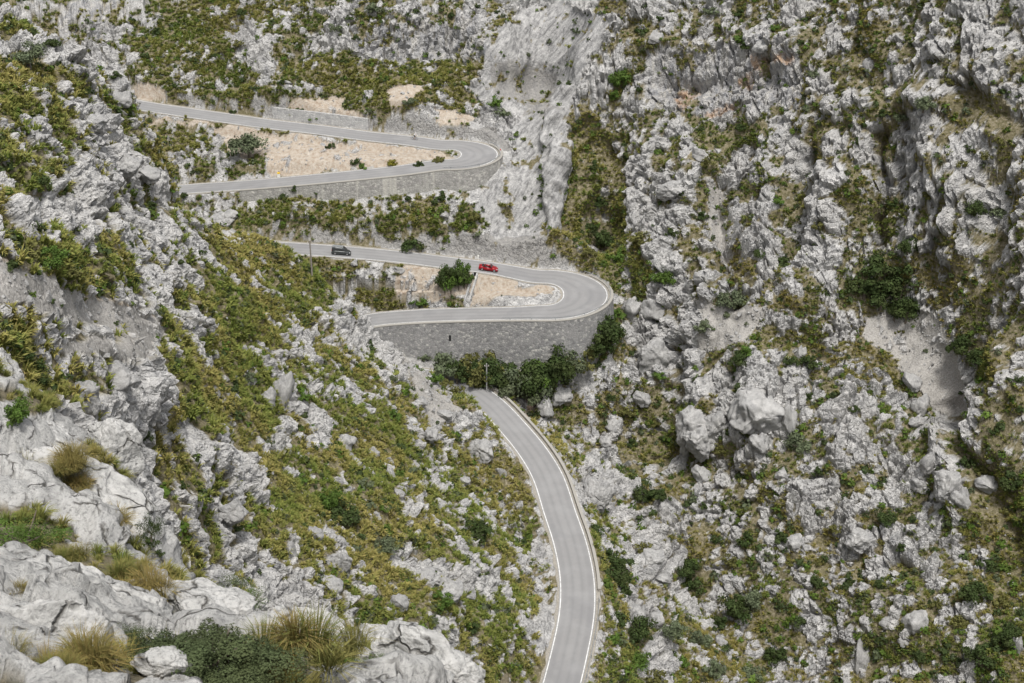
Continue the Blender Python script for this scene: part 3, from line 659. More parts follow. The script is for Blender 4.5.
def domes(pos, nrm, size, nl, leaf, col, seed, flat=.8):
    """small bushes: leaf faces spread over and through a dome"""
    g = np.random.default_rng(seed); n = len(pos)
    d = g.normal(size=(n, nl, 3)); d[...,2] = np.abs(d[...,2])*.9+.1; d /= np.linalg.norm(d, axis=-1, keepdims=True)
    rad = (.55+.5*g.random((n, nl, 1)))
    lump = 1+.25*np.sin(d[...,0:1]*5+g.random((n,1,1))*6)*np.cos(d[...,1:2]*5+g.random((n,1,1))*6)
    off = d*rad*lump*size[:,None,None]*.5; off[...,2] *= flat*1.5
    c = pos[:,None,:]+off
    t1 = np.cross(d, g.normal(size=d.shape)); t1 /= np.linalg.norm(t1, axis=-1, keepdims=True)+1e-6
    nn_ = d+g.normal(size=d.shape)*.6; t2 = np.cross(nn_, t1); t2 /= np.linalg.norm(t2, axis=-1, keepdims=True)+1e-6
    s = (size[:,None,None]*leaf)*(.6+.8*g.random((n, nl, 1)))
    V = np.stack([c-t1*s-t2*s*.6, c+t1*s-t2*s*.5, c+t1*s*.5+t2*s, c-t1*s*.6+t2*s*.8], 2).reshape(-1, 3)
    k = np.arange(n*nl)*4; Fq = np.stack([k, k+1, k+2, k+3], 1)
    cc = col[:,None,:]*(.7+.6*g.random((n, nl, 1))); C = np.repeat(cc, 4, axis=1).reshape(-1, 3)
    return V, Fq, np.c_[C, np.ones(len(C))]

drb = np.gradient(bb)/57.2958*1.0
dA = (np.exp(BB/57.2958)**2)*np.tile(drb, NA)*math.radians(.05/RES)/np.clip(NRM[:,2], .25, 1)
inframe = (U1 > -40)&(U1 < 1064)&(V1 > -24)&(V1 < 720)
vis = np.zeros(len(X), bool); q_ = np.where(inframe)[0]; vis[q_] = seen(q_, 3.0)
def jit_(ID):
    g = np.random.default_rng(len(ID)); o = g.normal(size=(len(ID), 3))*np.where(RR[ID] > 70, .3, .08)[:,None]; nr = NRM[ID]
    return P[ID]+o-nr*np.sum(o*nr, axis=1)[:,None]
tone = fbm(P32/14.+5, 3); tone2 = fbm(P32/2.5+9, 2)
grass_ok = vis&((isveg&(COVER > .5))|((lvl+.35 > n)&(lvl > -1)&(tone2 > 0)&(SCREE < .5)&(SAND < .5)))&(ROADD > .5)
def pick(mask, dens, seed):
    g = np.random.default_rng(seed); return np.where(mask&(g.random(len(X)) < dens*dA))[0]
STRAW = np.array([.42,.325,.125]); OLIVE = np.array([.185,.190,.046]); GREEN = np.array([.085,.140,.023]); RUST = np.array([.27,.17,.055]); DARK = np.array([.030,.048,.016]); SILV = np.array([.10,.125,.07]); BRIGHT = np.array([.075,.135,.018])
def lerp(a, b, t): return a*(1-t)+b*t
# tussocks
ID = pick(grass_ok&(RR > 70), 3.0*np.clip(veg*1.3, .5, 1.), 21)
g_ = np.random.default_rng(3); nI = len(ID)
t = np.clip(.5+tone[ID]*1.0+g_.normal(size=nI)*.15, 0, 1)[:,None]; right = sstep(560, 720, U0[ID])[:,None]; mid_ = (sstep(250, 262, Y[ID])*(U0[ID] < 500))[:,None]
tipc = lerp(STRAW, OLIVE*1.25, t); tipc = lerp(tipc, lerp(RUST, OLIVE, t), right*.75); tipc = lerp(tipc, lerp(OLIVE*1.3, GREEN*1.2, t), mid_*.5)
basec = lerp(OLIVE, GREEN, np.clip(t+g_.normal(size=(nI,1))*.3, 0, 1))
sz = np.clip(.72+.26*g_.normal(size=nI), .35, 1.35)*np.where(U0[ID] > 600, .85, 1)
V, Fc, C = blades(jit_(ID), NRM[ID], sz*1.12, 26, basec, tipc, .085, 31)
o = link('tussock_grass', mesh_np('tussock_grass', V, Fc, MAT['grass'], {'tint': C}, smooth=False), kind='stuff', label='straw and olive tussock grass growing among the rocks')
print('TUSSOCKS', nI)
# near tussocks, finer
ID = pick(vis&(RR <= 70)&(RR > 17)&(isveg|(COVER > .5)), 3.2, 22); nI = len(ID)
if nI:
    t = np.clip(.5+tone2[ID]*.6+g_.normal(size=nI)*.2, 0, 1)[:,None]
    V, Fc, C = blades(jit_(ID), NRM[ID], np.clip(.45+.16*g_.normal(size=nI), .2, .8), 110, lerp(OLIVE, GREEN, t)*.8, lerp(STRAW*.95, OLIVE, t), .03, 33)
    link('tussock_grass', mesh_np('tussock_grass', V, Fc, MAT['grass'], {'tint': C}, smooth=False), kind='stuff', label='fine tussock grass between the pale rocks on the near slope')
print('NEAR', nI)
# ground shrubs
ID = pick(vis&(ROADD > 1.)&(RR > 70)&(isveg|(n < -.9))&(SAND < .9)&(SLAB < .5)&(SHEER < .5), .24*np.clip(.5+tone2+veg, .1, 1.6), 23)
sl_ = pick(vis&(ROADD > 2)&(RR > 150)&((SLAB > .5)|(SHEER > .5)|(SCREE > .5)), .035, 24); ID = np.r_[ID, sl_]; nI = len(ID)
t = np.clip(.45+tone[ID]*.6+g_.normal(size=nI)*.3, 0, 1)[:,None]; q = g_.random((nI,1))
cc = np.where(q < .38, DARK*1.25, np.where(q < .72, GREEN*.85, np.where(q < .9, SILV*.7, BRIGHT*.8)))*(.8+.4*g_.random((nI,1)))
V, Fc, C = domes(jit_(ID), NRM[ID], np.clip(.95+.4*g_.normal(size=nI), .45, 2.0)*(1+.3*((U0[ID] > 600)&(V0[ID] > 380))), 46, .12, cc, 41)
link('ground_shrubs', mesh_np('ground_shrubs', V, Fc, MAT['leaves'], {'tint': C}, smooth=False), kind='stuff', label='small dark green scrub dotted over the mountainside')
print('GSHRUB', nI)
# loose stones on scree, soil and rubble
ID = pick(vis&(ROADD > .6)&(((SCREE > .5)|(SAND > .5))|((RR > 70)&(COVER > .5)&(tone2 > .1))), np.where(SCREE > .5, 1.1, np.where(SAND > .5, .30, .5)), 25); nI = len(ID)
ico = bmesh.new(); bmesh.ops.create_icosphere(ico, subdivisions=1, radius=1); IV = np.array([v.co[:] for v in ico.verts]); IF = np.array([[v.index for v in f.verts] for f in ico.faces]); ico.free()
s_ = np.clip(np.exp(g_.normal(size=nI)*.55)*.17, .07, .8)[:,None,None]
ax = g_.normal(size=(nI,3,3)); qm = np.linalg.qr(ax)[0]
jit = 1+.28*g_.normal(size=(nI,len(IV),1)); V = np.einsum('nij,kj->nki', qm*np.array([1,.8,.6]), IV)*jit*s_+jit_(ID)[:,None,:]
Fc = (IF[None]+np.arange(nI)[:,None,None]*len(IV)).reshape(-1, 3)
link('scree_stones', mesh_np('scree_stones', V.reshape(-1, 3), Fc, MAT['boulder_rock'], smooth=False), kind='stuff', label='loose pale stones scattered over scree and soil')
print('STONES', nI)
# ------------------------------------------------------------------ naming by landmarks
LM = [(498,152,'the upper hairpin'),(480,188,'the tall pale wall of the upper hairpin'),(330,190,'the low end of the upper wall'),(315,118,'the uphill stone wall beside the top road'),(150,105,'the hidden start of the top road'),
 (300,150,'the bare tan bank between the upper road legs'),(200,150,'the scrubby bank inside the upper bend'),(415,155,'the sandy inner tip of the upper bend'),(608,300,'the lower hairpin'),(520,345,'the high grey wall of the lower hairpin'),
 (410,345,'the low end of the grey wall'),(300,262,'the roadside utility pole'),(342,249,'the grey van'),(488,266,'the red convertible'),(505,290,'the gravel island inside the lower bend'),(400,285,'the bank between the lower road legs'),
 (420,225,'the grassy bank above the middle road'),(300,215,'the meadow below the upper wall'),(525,180,'the smooth pale slab'),(530,90,'the shadowed hollow at the top of the slab'),(590,190,'the green cleft beside the smooth slab'),
 (470,40,'the streaked cliff at the top'),(360,80,'the green terrace above the top road'),(250,50,'the pale outcrop above the top road'),(180,40,'the scrubby slope at the top'),(90,25,'the dark streaked cliff at the top'),
 (60,80,'the rocky spur crest'),(110,150,'the rocky spur below its crest'),(60,210,'the banded rock face of the spur'),(60,290,'the pale gravel path'),(150,300,'the rubble under the spur'),(230,230,'the rocky shoulder by the middle road'),
 (110,390,'the grey outcrop on the near slope'),(40,430,'the pale ledges on the near slope'),(200,450,'the rubble slope under the near outcrop'),(250,340,'the upper grassy slope'),(300,420,'the middle of the grassy slope'),(380,500,'the lower grassy slope'),
 (290,570,'the pale ribs at the foot of the grassy slope'),(430,380,'the pale scree above the bend of the lowest road'),(480,440,'the lone grey boulder above the lowest road'),(440,580,'the broken grey rock on the grassy slope'),(520,520,'the strip of grass along the lowest road'),
 (490,372,'the trees under the grey wall'),(560,430,'the parapet of the lowest road'),(590,490,'the striated boulder beside the lowest road'),(640,600,'the pale rocks beyond the guard rail'),(620,660,'the scrub below the guard rail'),(700,600,'the bottom of the ravine'),(730,665,'the lower ravine'),
 (650,330,'the pale crags beside the lower hairpin'),(730,325,'the grey gravel fan'),(757,397,'the biggest pale boulder'),(690,415,'the fluted pale crag'),(640,430,'the grassy pocket in the crags'),(660,500,'the rubble above the ravine'),
 (690,95,'the orange stained rock'),(765,70,'the small rust coloured cave'),(730,145,'the grassy ledge under the orange rock'),(640,90,'the bright green bush patch'),(680,210,'the blocky grey crag'),(715,230,'the narrow gravel chute'),
 (640,40,'the stony slope at the top'),(760,20,'the ledges at the top of the face'),(860,30,'the green grass chute at the top'),(920,60,'the high fluted face'),(990,60,'the top corner of the face'),(935,150,'the smooth domed rock'),(850,140,'the fluted wall beside the grass chute'),
 (780,230,'the fluted middle of the rock face'),(880,230,'the dark vertical cleft'),(885,290,'the big dark tree clump'),(940,240,'the steep rock beside the dark cleft'),(1000,210,'the dark hollow in the high face'),(900,350,'the pale scree fan'),(968,355,'the dark thicket by the scree'),
 (1000,300,'the steep rock beyond the scree'),(810,350,'the bushes at the head of the lower face'),(850,400,'the ribbed slope beside the scree'),(920,390,'the paired pale rocks by the scree'),(980,450,'the dark line of the dry gully'),(800,450,'the stony slope under the biggest boulder'),
 (890,500,'the stony terraces'),(945,480,'the blocky pale outcrop'),(780,540,'the pointed rock on the stony slope'),(860,535,'the slanting pale slab'),(1000,540,'the scrub at the foot of the gully'),(970,600,'the dark scrub of the lower corner'),(860,600,'the lower stony slope'),(860,650,'the standing pale rock'),
 (920,640,'the mossy lower slope'),(780,640,'the foot of the rock face'),(120,500,'the green cleft between the near ledges'),(30,540,'the near bright green bush'),(200,590,'the near pale ledges'),(200,650,'the big dark near bush'),(430,660,'the pale ledge nearest the lens'),(345,660,'the tufts among the near ledges')]
USED = {}
REG = []          # (object, size, colour, noun, u, v) until labels are settled
def reg(o, size, colour, noun, u, v, category, group=None):
    o['category'] = category
    if group: o['group'] = group
    REG.append([o, size, colour, noun, u, v])
ORD = ['highest', 'second highest', 'third highest', 'fourth highest', 'fifth highest', 'sixth highest', 'seventh highest', 'eighth highest', 'ninth highest', 'tenth highest', 'eleventh highest', 'twelfth highest']
def settle():
    b = {}
    for r in REG:
        o, size, colour, noun, u, v = r
        k = min(LM, key=lambda m: (m[0]-u)**2+((m[1]-v)*1.15)**2)
        du, dv = u-k[0], v-k[1]; dist = math.hypot(du, dv)
        rel = 'at' if dist < 12 else ('above' if dv < -abs(du)*.6 else 'below' if dv > abs(du)*.6 else 'beside')
        if rel == 'at': rel = 'by'
        b.setdefault((size, colour, noun, rel, k[2]), []).append(r)
    for (size, colour, noun, rel, lm), L in b.items():
        L.sort(key=lambda r: r[5])
        for i, r in enumerate(L):
            tail = '' if len(L) == 1 else f", {ORD[min(i, 11)]} of {len(L)}"
            t = f"{size} {colour} {noun} {rel} {lm}{tail}"
            if len(t.split()) > 16: t = f"{size} {noun.split()[-1] if noun.endswith('boulder') else colour+' '+noun} {rel} {lm}, {ORD[min(i, 11)]}" if len(L) > 1 else f"{size} {noun} {rel} {lm}"
            r[0]['label'] = t

# ------------------------------------------------------------------ shrubs and trees
def crown_mesh(name, nleaf, leaf, lobes, col, seed, flat=.75, hollow=.35):
    """unit crown (radius about 1): leaf faces on and inside overlapping lobes"""
    g = np.random.default_rng(seed); Vs = []; Cs = []
    LC = g.normal(size=(lobes, 3)); LC /= np.linalg.norm(LC, axis=1)[:,None]; LC[:,2] = np.abs(LC[:,2])*.9; LC *= (.25+.72*g.random((lobes, 1))); LR = .20+.26*g.random(lobes)
    LC[:,2] += .12
    per = max(4, nleaf//lobes); 
    for i in range(lobes):
        d = g.normal(size=(per, 3)); d /= np.linalg.norm(d, axis=1)[:,None]; d[:,2] = np.where(d[:,2] < -.45, -d[:,2], d[:,2])
        c = LC[i]+d*LR[i]*(hollow+(1-hollow)*g.random((per,1))**.5)*(1+.2*np.sin(d[:,:1]*7+i))
        t1 = np.cross(d, g.normal(size=d.shape)); t1 /= np.linalg.norm(t1, axis=1)[:,None]+1e-6
        nn_ = d+g.normal(size=d.shape)*.55; t2 = np.cross(nn_, t1); t2 /= np.linalg.norm(t2, axis=1)[:,None]+1e-6
        s = leaf*(.6+.8*g.random((per, 1)))
        V = np.stack([c-t1*s-t2*s*.6, c+t1*s-t2*s*.5, c+t1*s*.5+t2*s, c-t1*s*.6+t2*s*.8], 1); V[...,2] *= flat*1.25
        Vs.append(V.reshape(-1, 3)); cc = np.array(col)*(.75+.5*g.random())*(.7+.6*g.random((per, 1))); Cs.append(np.repeat(cc, 4, axis=0))
    V = np.concatenate(Vs); C = np.concatenate(Cs); k = np.arange(len(V)//4)*4
    return mesh_np(name, V, np.stack([k, k+1, k+2, k+3], 1), MAT['leaves'], {'tint': np.c_[C, np.ones(len(C))]}, smooth=False)
COLR = {'d': ((.034,.055,.016), 'dark green'), 'g': ((.070,.125,.022), 'bright green'), 's': ((.105,.130,.075), 'silvery green'), 'o': ((.115,.115,.036), 'olive'), 'y': ((.16,.15,.02), 'yellow flecked')}
CROWN = {}
for k, (c, nm_) in COLR.items():
    for q in range(3):
        CROWN[k, 0, q] = crown_mesh('shrub_foliage', 210, .13, 7, c, 100+q+ord(k))
        CROWN[k, 1, q] = crown_mesh('shrub_foliage', 900, .07, 12, c, 200+q+ord(k))
        if k in 'dsg': CROWN[k, 2, q] = crown_mesh('tree_foliage', 2600, .045, 18, c, 300+q+ord(k), flat=.8)
BARK = flat('bark', (.16,.13,.105), .9)
def limb(bm, a, b, r0, r1, seg=6):
    a = Vector(a); b = Vector(b); ax = (b-a).normalized(); s = ax.orthogonal().normalized(); t = ax.cross(s)
    r = []
    for p, rr in ((a, r0), (b, r1)): r.append([bm.verts.new(p+(s*math.cos(q*2*math.pi/seg)+t*math.sin(q*2*math.pi/seg))*rr) for q in range(seg)])
    for q in range(seg): bm.faces.new((r[0][q], r[0][(q+1) % seg], r[1][(q+1) % seg], r[1][q]))
    bm.faces.new(r[0][::-1]); bm.faces.new(r[1])
def bm_obj(name, bm, mat, parent=None, smooth=False, **kw):
    bmesh.ops.recalc_face_normals(bm, faces=bm.faces)
    me = bpy.data.meshes.new(name); bm.to_mesh(me); bm.free()
    for m in (mat if isinstance(mat, list) else [mat]): me.materials.append(m)
    if smooth: me.polygons.foreach_set('use_smooth', [True]*len(me.polygons))
    return link(name, me, parent, **kw)
TRUNK = {}
for q in range(3):
    bm = bmesh.new(); rr_ = random.Random(q); limb(bm, (0,0,-.35), (.05,0,.25), .075, .055); 
    for k in range(6):
        a = k*1.05+rr_.random(); limb(bm, (.05,0,.1+.03*k), (math.cos(a)*.45, math.sin(a)*.45, .45+.3*rr_.random()), .035, .008)
    bmesh.ops.recalc_face_normals(bm, faces=bm.faces); me = bpy.data.meshes.new('trunk'); bm.to_mesh(me); bm.free(); me.materials.append(BARK); TRUNK[q] = me
def size_word(m): return 'tiny' if m < 1.6 else 'small' if m < 2.4 else 'mid-sized' if m < 4 else 'large' if m < 7 else 'very large'
taken = []
def shrub(u, v, wpx, k, tree=False, sx=1.0, vb=None):
    p, nr, D, vi = ground(u, vb if vb else v+wpx*.25)
    R = wpx*D/F*.5*1.12; taken.append((u, v, wpx)); q = random.randrange(3)
    noun = 'tree' if tree else 'bush'
    if tree or wpx >= 24:
        root = bpy.data.objects.new('tree' if tree else 'shrub', None); COL.objects.link(root); root.empty_display_size = .3
        t = bpy.data.objects.new('trunk', TRUNK[q]); c = bpy.data.objects.new('crown', CROWN[k if (k, 2, q) in CROWN else k, 2 if (k, 2, q) in CROWN else 1, q])
        for x in (t, c): COL.objects.link(x); x.parent = root
        root.location = p+Vector((0,0,R*(.25 if tree else .05)))
        if tree: c.location = (0,0,.12)
    else:
        root = link('shrub', CROWN[k, 1 if wpx >= 11 else 0, q]); root.location = p-Vector((0,0,R*.08))
    root.scale = (R*sx, R, R*(1.9 if (438 < u < 470 and 275 < v < 295) else 1.25 if vb else random.uniform(.85, 1.1))); root.rotation_euler = (0, 0, random.uniform(0, 6.28))
    reg(root, size_word(2*R), COLR[k][1], noun, u, v, noun, 'trees on the mountainside' if tree else 'bushes scattered over the mountainside')
TREES = [(30,60,34,'s'),(248,149,36,'s'),(447,367,24,'s'),(514,378,26,'s'),(552,349,36,'d'),(527,377,28,'s'),(862,290,36,'d'),(885,272,40,'d'),(900,290,42,'d'),(880,300,38,'d'),(905,312,34,'d'),(893,315,28,'d'),(962,350,34,'d'),(978,362,30,'d'),(444,289,20,'d'),(451,287,22,'g'),(458,286,20,'d'),(465,283,18,'g'),(452,283,18,'d'),(607,343,30,'d'),(496,380,22,'d')]
TREES = [t_ for t_ in TREES if t_[:2] not in ((552,349),(527,377),(514,378),(496,380),(607,343),(447,367))]
random.seed(4)
for u, v, w_, k in TREES: shrub(u, v, w_, k, tree=True)
for u, v, w_, k, vb in ((447,367,26,'s',379),(468,371,24,'o',381),(484,373,26,'d',385),(500,372,28,'d',392),(514,374,30,'s',399),(527,371,34,'d',400),(545,358,36,'d',392),(562,350,30,'d',380),(535,383,26,'s',406),(607,343,32,'d',352),(580,352,24,'o',372),(457,374,22,'d',383),(476,378,20,'o',388),(491,368,26,'o',384),(538,368,28,'g',392),(554,362,28,'d',386),(572,352,26,'s',374),(597,352,22,'d',362)): shrub(u, v, w_*1.25, k, tree=True, vb=vb)
HAND = """20,88,11,d 52,42,16,d 232,152,10,d 205,140,9,d 150,120,9,d 495,102,16,g 503,112,15,s 330,145,10,d 355,162,11,d 364,166,10,g 391,163,13,y 419,162,13,d 438,158,11,o 440,160,9,o 282,193,11,d 295,190,13,d
408,197,9,d 442,195,16,d 434,202,10,d 392,218,8,g 410,240,22,d 432,231,12,d 408,223,7,g 475,216,15,o 425,302,14,g 413,301,10,g 320,190,8,d 50,258,34,g 30,250,30,o 70,275,26,o 95,281,15,d 12,262,22,d 52,302,9,d 62,306,7,d 133,245,11,d 95,322,9,o
118,324,9,d 40,183,20,d 16,175,14,o 62,190,14,d 115,205,12,d 100,425,15,d 108,436,15,d 145,436,16,d 160,450,9,d 184,483,14,d 18,412,34,g 42,424,28,o 60,436,14,g 38,375,32,d 22,355,24,d 50,395,22,d 345,515,40,d 385,543,30,s 477,532,40,d 357,627,26,d
330,500,26,g 362,480,20,s 300,478,18,g 410,470,14,s 440,600,24,g 470,625,22,d 250,375,18,s 305,395,16,g 392,412,18,g 150,538,18,d 160,552,11,d 218,300,12,o 200,250,11,d 180,262,9,d 210,240,12,o 235,262,10,o
467,374,19,o 477,379,17,o 484,382,15,d 537,368,20,d 566,356,18,d 446,384,18,o 456,391,18,o 436,378,16,g 418,349,14,s 408,340,14,o 425,356,12,s 519,388,20,d 612,333,28,d 619,311,17,g 598,362,16,d 659,374,14,g
739,358,24,d 748,350,16,g 647,492,28,d 664,495,18,d 665,440,14,d 733,298,30,s 703,323,20,s 660,276,28,g 723,268,14,d 757,251,14,d 700,213,18,d 672,233,13,d 679,193,9,d 542,195,7,d 620,82,24,g 613,92,16,g 628,72,14,g 640,88,9,d 650,45,13,o 640,30,10,d
741,125,14,d 700,130,12,d 680,145,10,o 706,160,16,o 656,150,8,g 672,115,9,o 740,12,14,d 712,10,18,s 745,45,14,d 740,38,12,g 690,30,16,o 660,18,10,d 865,68,14,s 892,62,9,d 773,28,12,g 810,12,12,o 812,72,14,s 804,108,12,s 925,105,24,s
893,203,14,d 908,247,24,d 973,211,24,d 999,208,22,s 784,258,18,d 779,201,13,g 818,223,16,o 947,243,12,o 928,193,14,o 967,276,10,d 870,200,8,d 857,140,12,d 862,125,10,d 900,115,16,s 880,112,14,d 886,138,12,o 965,110,12,s 975,85,10,s 1005,90,10,d 1015,95,9,d
990,50,10,o 960,40,10,s 940,20,9,o 930,62,12,o 800,40,10,d 945,80,14,o 1000,140,10,o 985,155,14,o 970,150,12,d 960,165,14,o 815,300,10,o 760,300,10,o 640,240,24,o 605,240,30,d 620,255,18,g 590,225,16,d 600,200,20,d 595,165,18,d 588,250,16,o
619,568,36,d 608,552,20,d 626,588,20,d 637,628,34,d 620,618,22,d 672,628,28,s 684,567,28,d 739,608,38,d 755,600,26,s 682,663,16,g 752,673,24,s 717,668,24,s 594,528,18,d 700,640,24,s 640,660,24,g 655,675,22,o 612,640,16,g 690,585,22,d 720,620,22,d 640,545,20,o
783,535,22,d 815,580,20,d 850,580,14,d 990,560,22,d 973,593,34,d 920,653,20,d 775,653,24,d 880,580,18,d 1008,633,32,d 980,653,34,d 888,518,26,d 833,528,14,o 813,360,22,d 790,360,16,d 808,395,12,d 818,470,15,d 798,445,28,s 963,460,18,d 1014,482,26,d 855,410,12,d
748,540,20,d 730,560,16,o 715,540,14,d 900,545,14,d 940,600,18,o 955,620,20,o 1000,600,20,o 870,640,16,o 830,610,12,o 800,620,16,d 820,560,12,o 700,470,12,o 720,450,12,o 705,505,12,d 600,430,10,o 625,410,18,o 610,395,14,d 630,440,16,d 655,420,14,o
995,430,14,d 975,415,10,o 985,470,16,o 1005,510,14,o 925,430,10,d 900,330,8,o 940,300,12,o 960,320,16,o 1000,330,14,o 985,300,10,d 1015,270,12,o 1010,170,10,s 1018,380,12,d 955,345,12,d 170,190,10,g 185,195,10,d 152,205,14,d 140,212,12,o 120,230,10,o
232,112,9,d 160,72,9,o 175,85,9,d 195,60,9,d 215,55,8,d 145,55,10,d 155,30,14,d 130,20,10,d 240,10,12,d 240,42,14,o 225,48,14,o 200,30,8,d 115,75,14,d 180,10,10,o 258,88,10,d 282,80,12,d 285,60,9,g 310,30,9,o 335,28,14,s 350,18,10,d 372,8,18,s
362,45,9,o 388,33,7,o 398,38,10,s 355,38,8,d 415,10,9,d 420,20,8,d 441,9,8,d 452,15,10,d 478,6,8,d 497,11,8,d 365,98,10,d 345,62,10,d 300,110,10,d 315,118,8,g 410,100,14,s 385,90,10,o"""
for t_ in HAND.split():
    a = t_.split(','); shrub(float(a[0]), float(a[1]), float(a[2]), a[3])
print('SHRUB THINGS', len(REG))

# ------------------------------------------------------------------ boulders
def rock_mesh(name, sub, seed, mat, cuts=16, rough=.21, scale3=None, detail=1.0):
    g = np.random.default_rng(seed); bm = bmesh.new(); bmesh.ops.create_icosphere(bm, subdivisions=sub, radius=1)
    V = np.array([v.co[:] for v in bm.verts]); Fc = np.array([[v.index for v in f.verts] for f in bm.faces]); bm.free()
    d = g.normal(size=(cuts, 3)); d /= np.linalg.norm(d, axis=1)[:,None]; lim = .52+.33*g.random(cuts)
    for i in range(cuts):
        h = V@d[i]; ex = np.maximum(h-lim[i], 0); V = V-d[i]*(ex*.93)[:,None]
    if scale3 is not None: V = V*np.array(scale3)
    s = np.linalg.norm(V, axis=1, keepdims=True); Nn = V/(s+1e-9); Q = V.astype(np.float32)*detail+seed*3.7
    f1, f2, idd, fa = worley(Q*2.2); g1, g2, ie, fb = worley(Q*5.5)
    off = fbm(Q*1.3, 4)*rough+fa*.20*rough*2+idd*.15*rough*2-sstep(.07, 0, f2-f1)*.10*rough*4+fb*.05*rough*2-sstep(.08, 0, g2-g1)*.04*rough*4+ridged(Q*3.2, 2)*.05*rough*2
    V = V+Nn*(off/detail)[:,None]
    return mesh_np(name, V, Fc, MAT[mat])
BM = [rock_mesh('boulder', 5, 60+q, 'boulder_rock') for q in range(5)]; BS = [rock_mesh('boulder', 4, 80+q, 'boulder_rock') for q in range(5)]
def boulder(u, v, w, h, rot=None, look='pale grey'):
    p, nr, D, vi = ground(u, v+h*.3); k = D/F
    if ROADD[vi] < w*k*.42: return
    me = (BM if w > 22 else BS)[random.randrange(5)]
    o = link('boulder', me); R = w*k*.5*1.15; H = h*k*.5*1.1/.9
    o.scale = (R, R*random.uniform(.8, 1.1), H); o.rotation_euler = (random.uniform(-.15, .15), random.uniform(-.2, .2), random.uniform(-.6, .6)+random.choice((0, math.pi)))
    o.location = p+Vector((0, 0, H*.08)); shp = 'tall' if h > w*1.25 else 'flat' if h < w*.65 else 'blocky'
    reg(o, size_word(2*R), look, shp+' boulder', u, v, 'boulder', 'boulders on the mountainside')
for t_ in """757,396,56,58 690,417,30,44 652,345,36,44 634,300,22,30 652,305,20,20 700,432,30,34 717,418,26,30 628,603,26,26 652,556,28,18 656,616,18,22 640,612,18,26 480,441,30,34 425,574,30,18 448,582,28,24 470,592,14,10 398,598,17,24 345,438,22,22 282,385,20,44 268,395,16,24
110,372,46,34 85,390,34,40 150,400,26,34 212,95,20,13 228,213,26,14 858,533,30,22 795,538,18,16 945,478,30,34 960,492,20,26 913,378,16,22 921,402,17,24 862,648,15,42 915,617,22,24 720,640,17,14 915,420,14,12 730,612,14,12 605,440,16,12 663,575,18,12 230,505,26,26
215,352,10,12 245,348,9,12 215,390,9,14 390,470,12,18 372,450,14,12 790,410,18,40 760,437,20,20 700,470,18,20 600,325,0,0 985,480,22,20 930,455,16,30 560,392,22,18 545,402,18,20 640,395,18,18 615,420,20,14 575,375,22,18 700,275,14,20 780,470,14,14 1018,640,14,30
670,185,28,20 700,150,18,12 655,35,14,14 870,60,14,24 760,45,14,12 800,350,12,14 920,480,18,14 835,480,12,12 885,620,10,12 905,640,12,10 960,560,10,8 340,555,24,30 315,530,16,18 290,545,12,20 330,580,22,24 430,430,16,14 445,412,14,10 420,400,14,10 505,410,10,8
400,492,10,12 455,455,8,8 465,478,10,10 500,470,10,14 492,520,10,8 520,505,10,10 465,545,7,10 30,230,20,14 130,160,24,20 95,120,26,20 60,100,24,16 120,95,20,22 148,170,22,20 445,213,8,7 355,261,9,7 398,268,10,7 370,176,10,6 385,172,8,6 310,168,9,6""".split():
    a = [float(x) for x in t_.split(',')]
    if a[2] > 0: boulder(*a)
o = link('boulder', rock_mesh('boulder', 6, 97, 'boulder_rock', rough=.2)); p_, _, _, _ = ground(594, 508); o.location = p_+Vector((.3, 0, 1.6)); o.scale = (3.1, 3.0, 4.2); o.rotation_euler = (0, .25, .3)
o['label'] = 'striated grey boulder standing just outside the parapet of the lowest road'; o['category'] = 'boulder'; o['group'] = 'boulders on the mountainside'
# near ledges, each one a rock of its own
def ledge(u, v, y, wpx, hpx, tilt, seed, depth=.7, label=''):
    x, yy, z = uv_y(u, v, y); D = yy*cT-z*sT; k = D/F; W = wpx*k/2; H = hpx*k/2
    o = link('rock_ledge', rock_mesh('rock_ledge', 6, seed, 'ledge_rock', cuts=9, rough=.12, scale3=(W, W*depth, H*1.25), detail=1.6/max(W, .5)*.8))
    o.location = (x, yy+W*depth*.25, z-H*.15); o.rotation_euler = (0, math.radians(tilt), 0); o['label'] = label; o['category'] = 'rock ledge'; o['group'] = 'pale rock ledges close to the lens'
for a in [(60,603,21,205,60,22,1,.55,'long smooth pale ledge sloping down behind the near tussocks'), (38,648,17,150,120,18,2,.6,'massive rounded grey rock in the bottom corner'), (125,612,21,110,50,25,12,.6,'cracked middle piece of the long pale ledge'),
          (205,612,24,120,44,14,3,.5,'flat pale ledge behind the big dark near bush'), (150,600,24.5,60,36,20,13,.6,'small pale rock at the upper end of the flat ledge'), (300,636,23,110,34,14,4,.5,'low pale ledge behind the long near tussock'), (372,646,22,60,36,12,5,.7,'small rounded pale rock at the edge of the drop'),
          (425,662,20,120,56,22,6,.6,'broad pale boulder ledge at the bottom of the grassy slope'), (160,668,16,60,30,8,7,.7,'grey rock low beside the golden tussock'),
          (30,455,46,130,60,22,8,.6,'wide pale ledge under the olive bushes'), (75,505,42,150,76,28,9,.6,'broad fractured pale ledge above the near bright green bush'), (108,455,50,70,66,20,10,.7,'rounded pale hump at the end of the ledges'), (8,385,58,40,70,5,11,.8,'upright grey crag at the edge of the slope')]: ledge(*a)
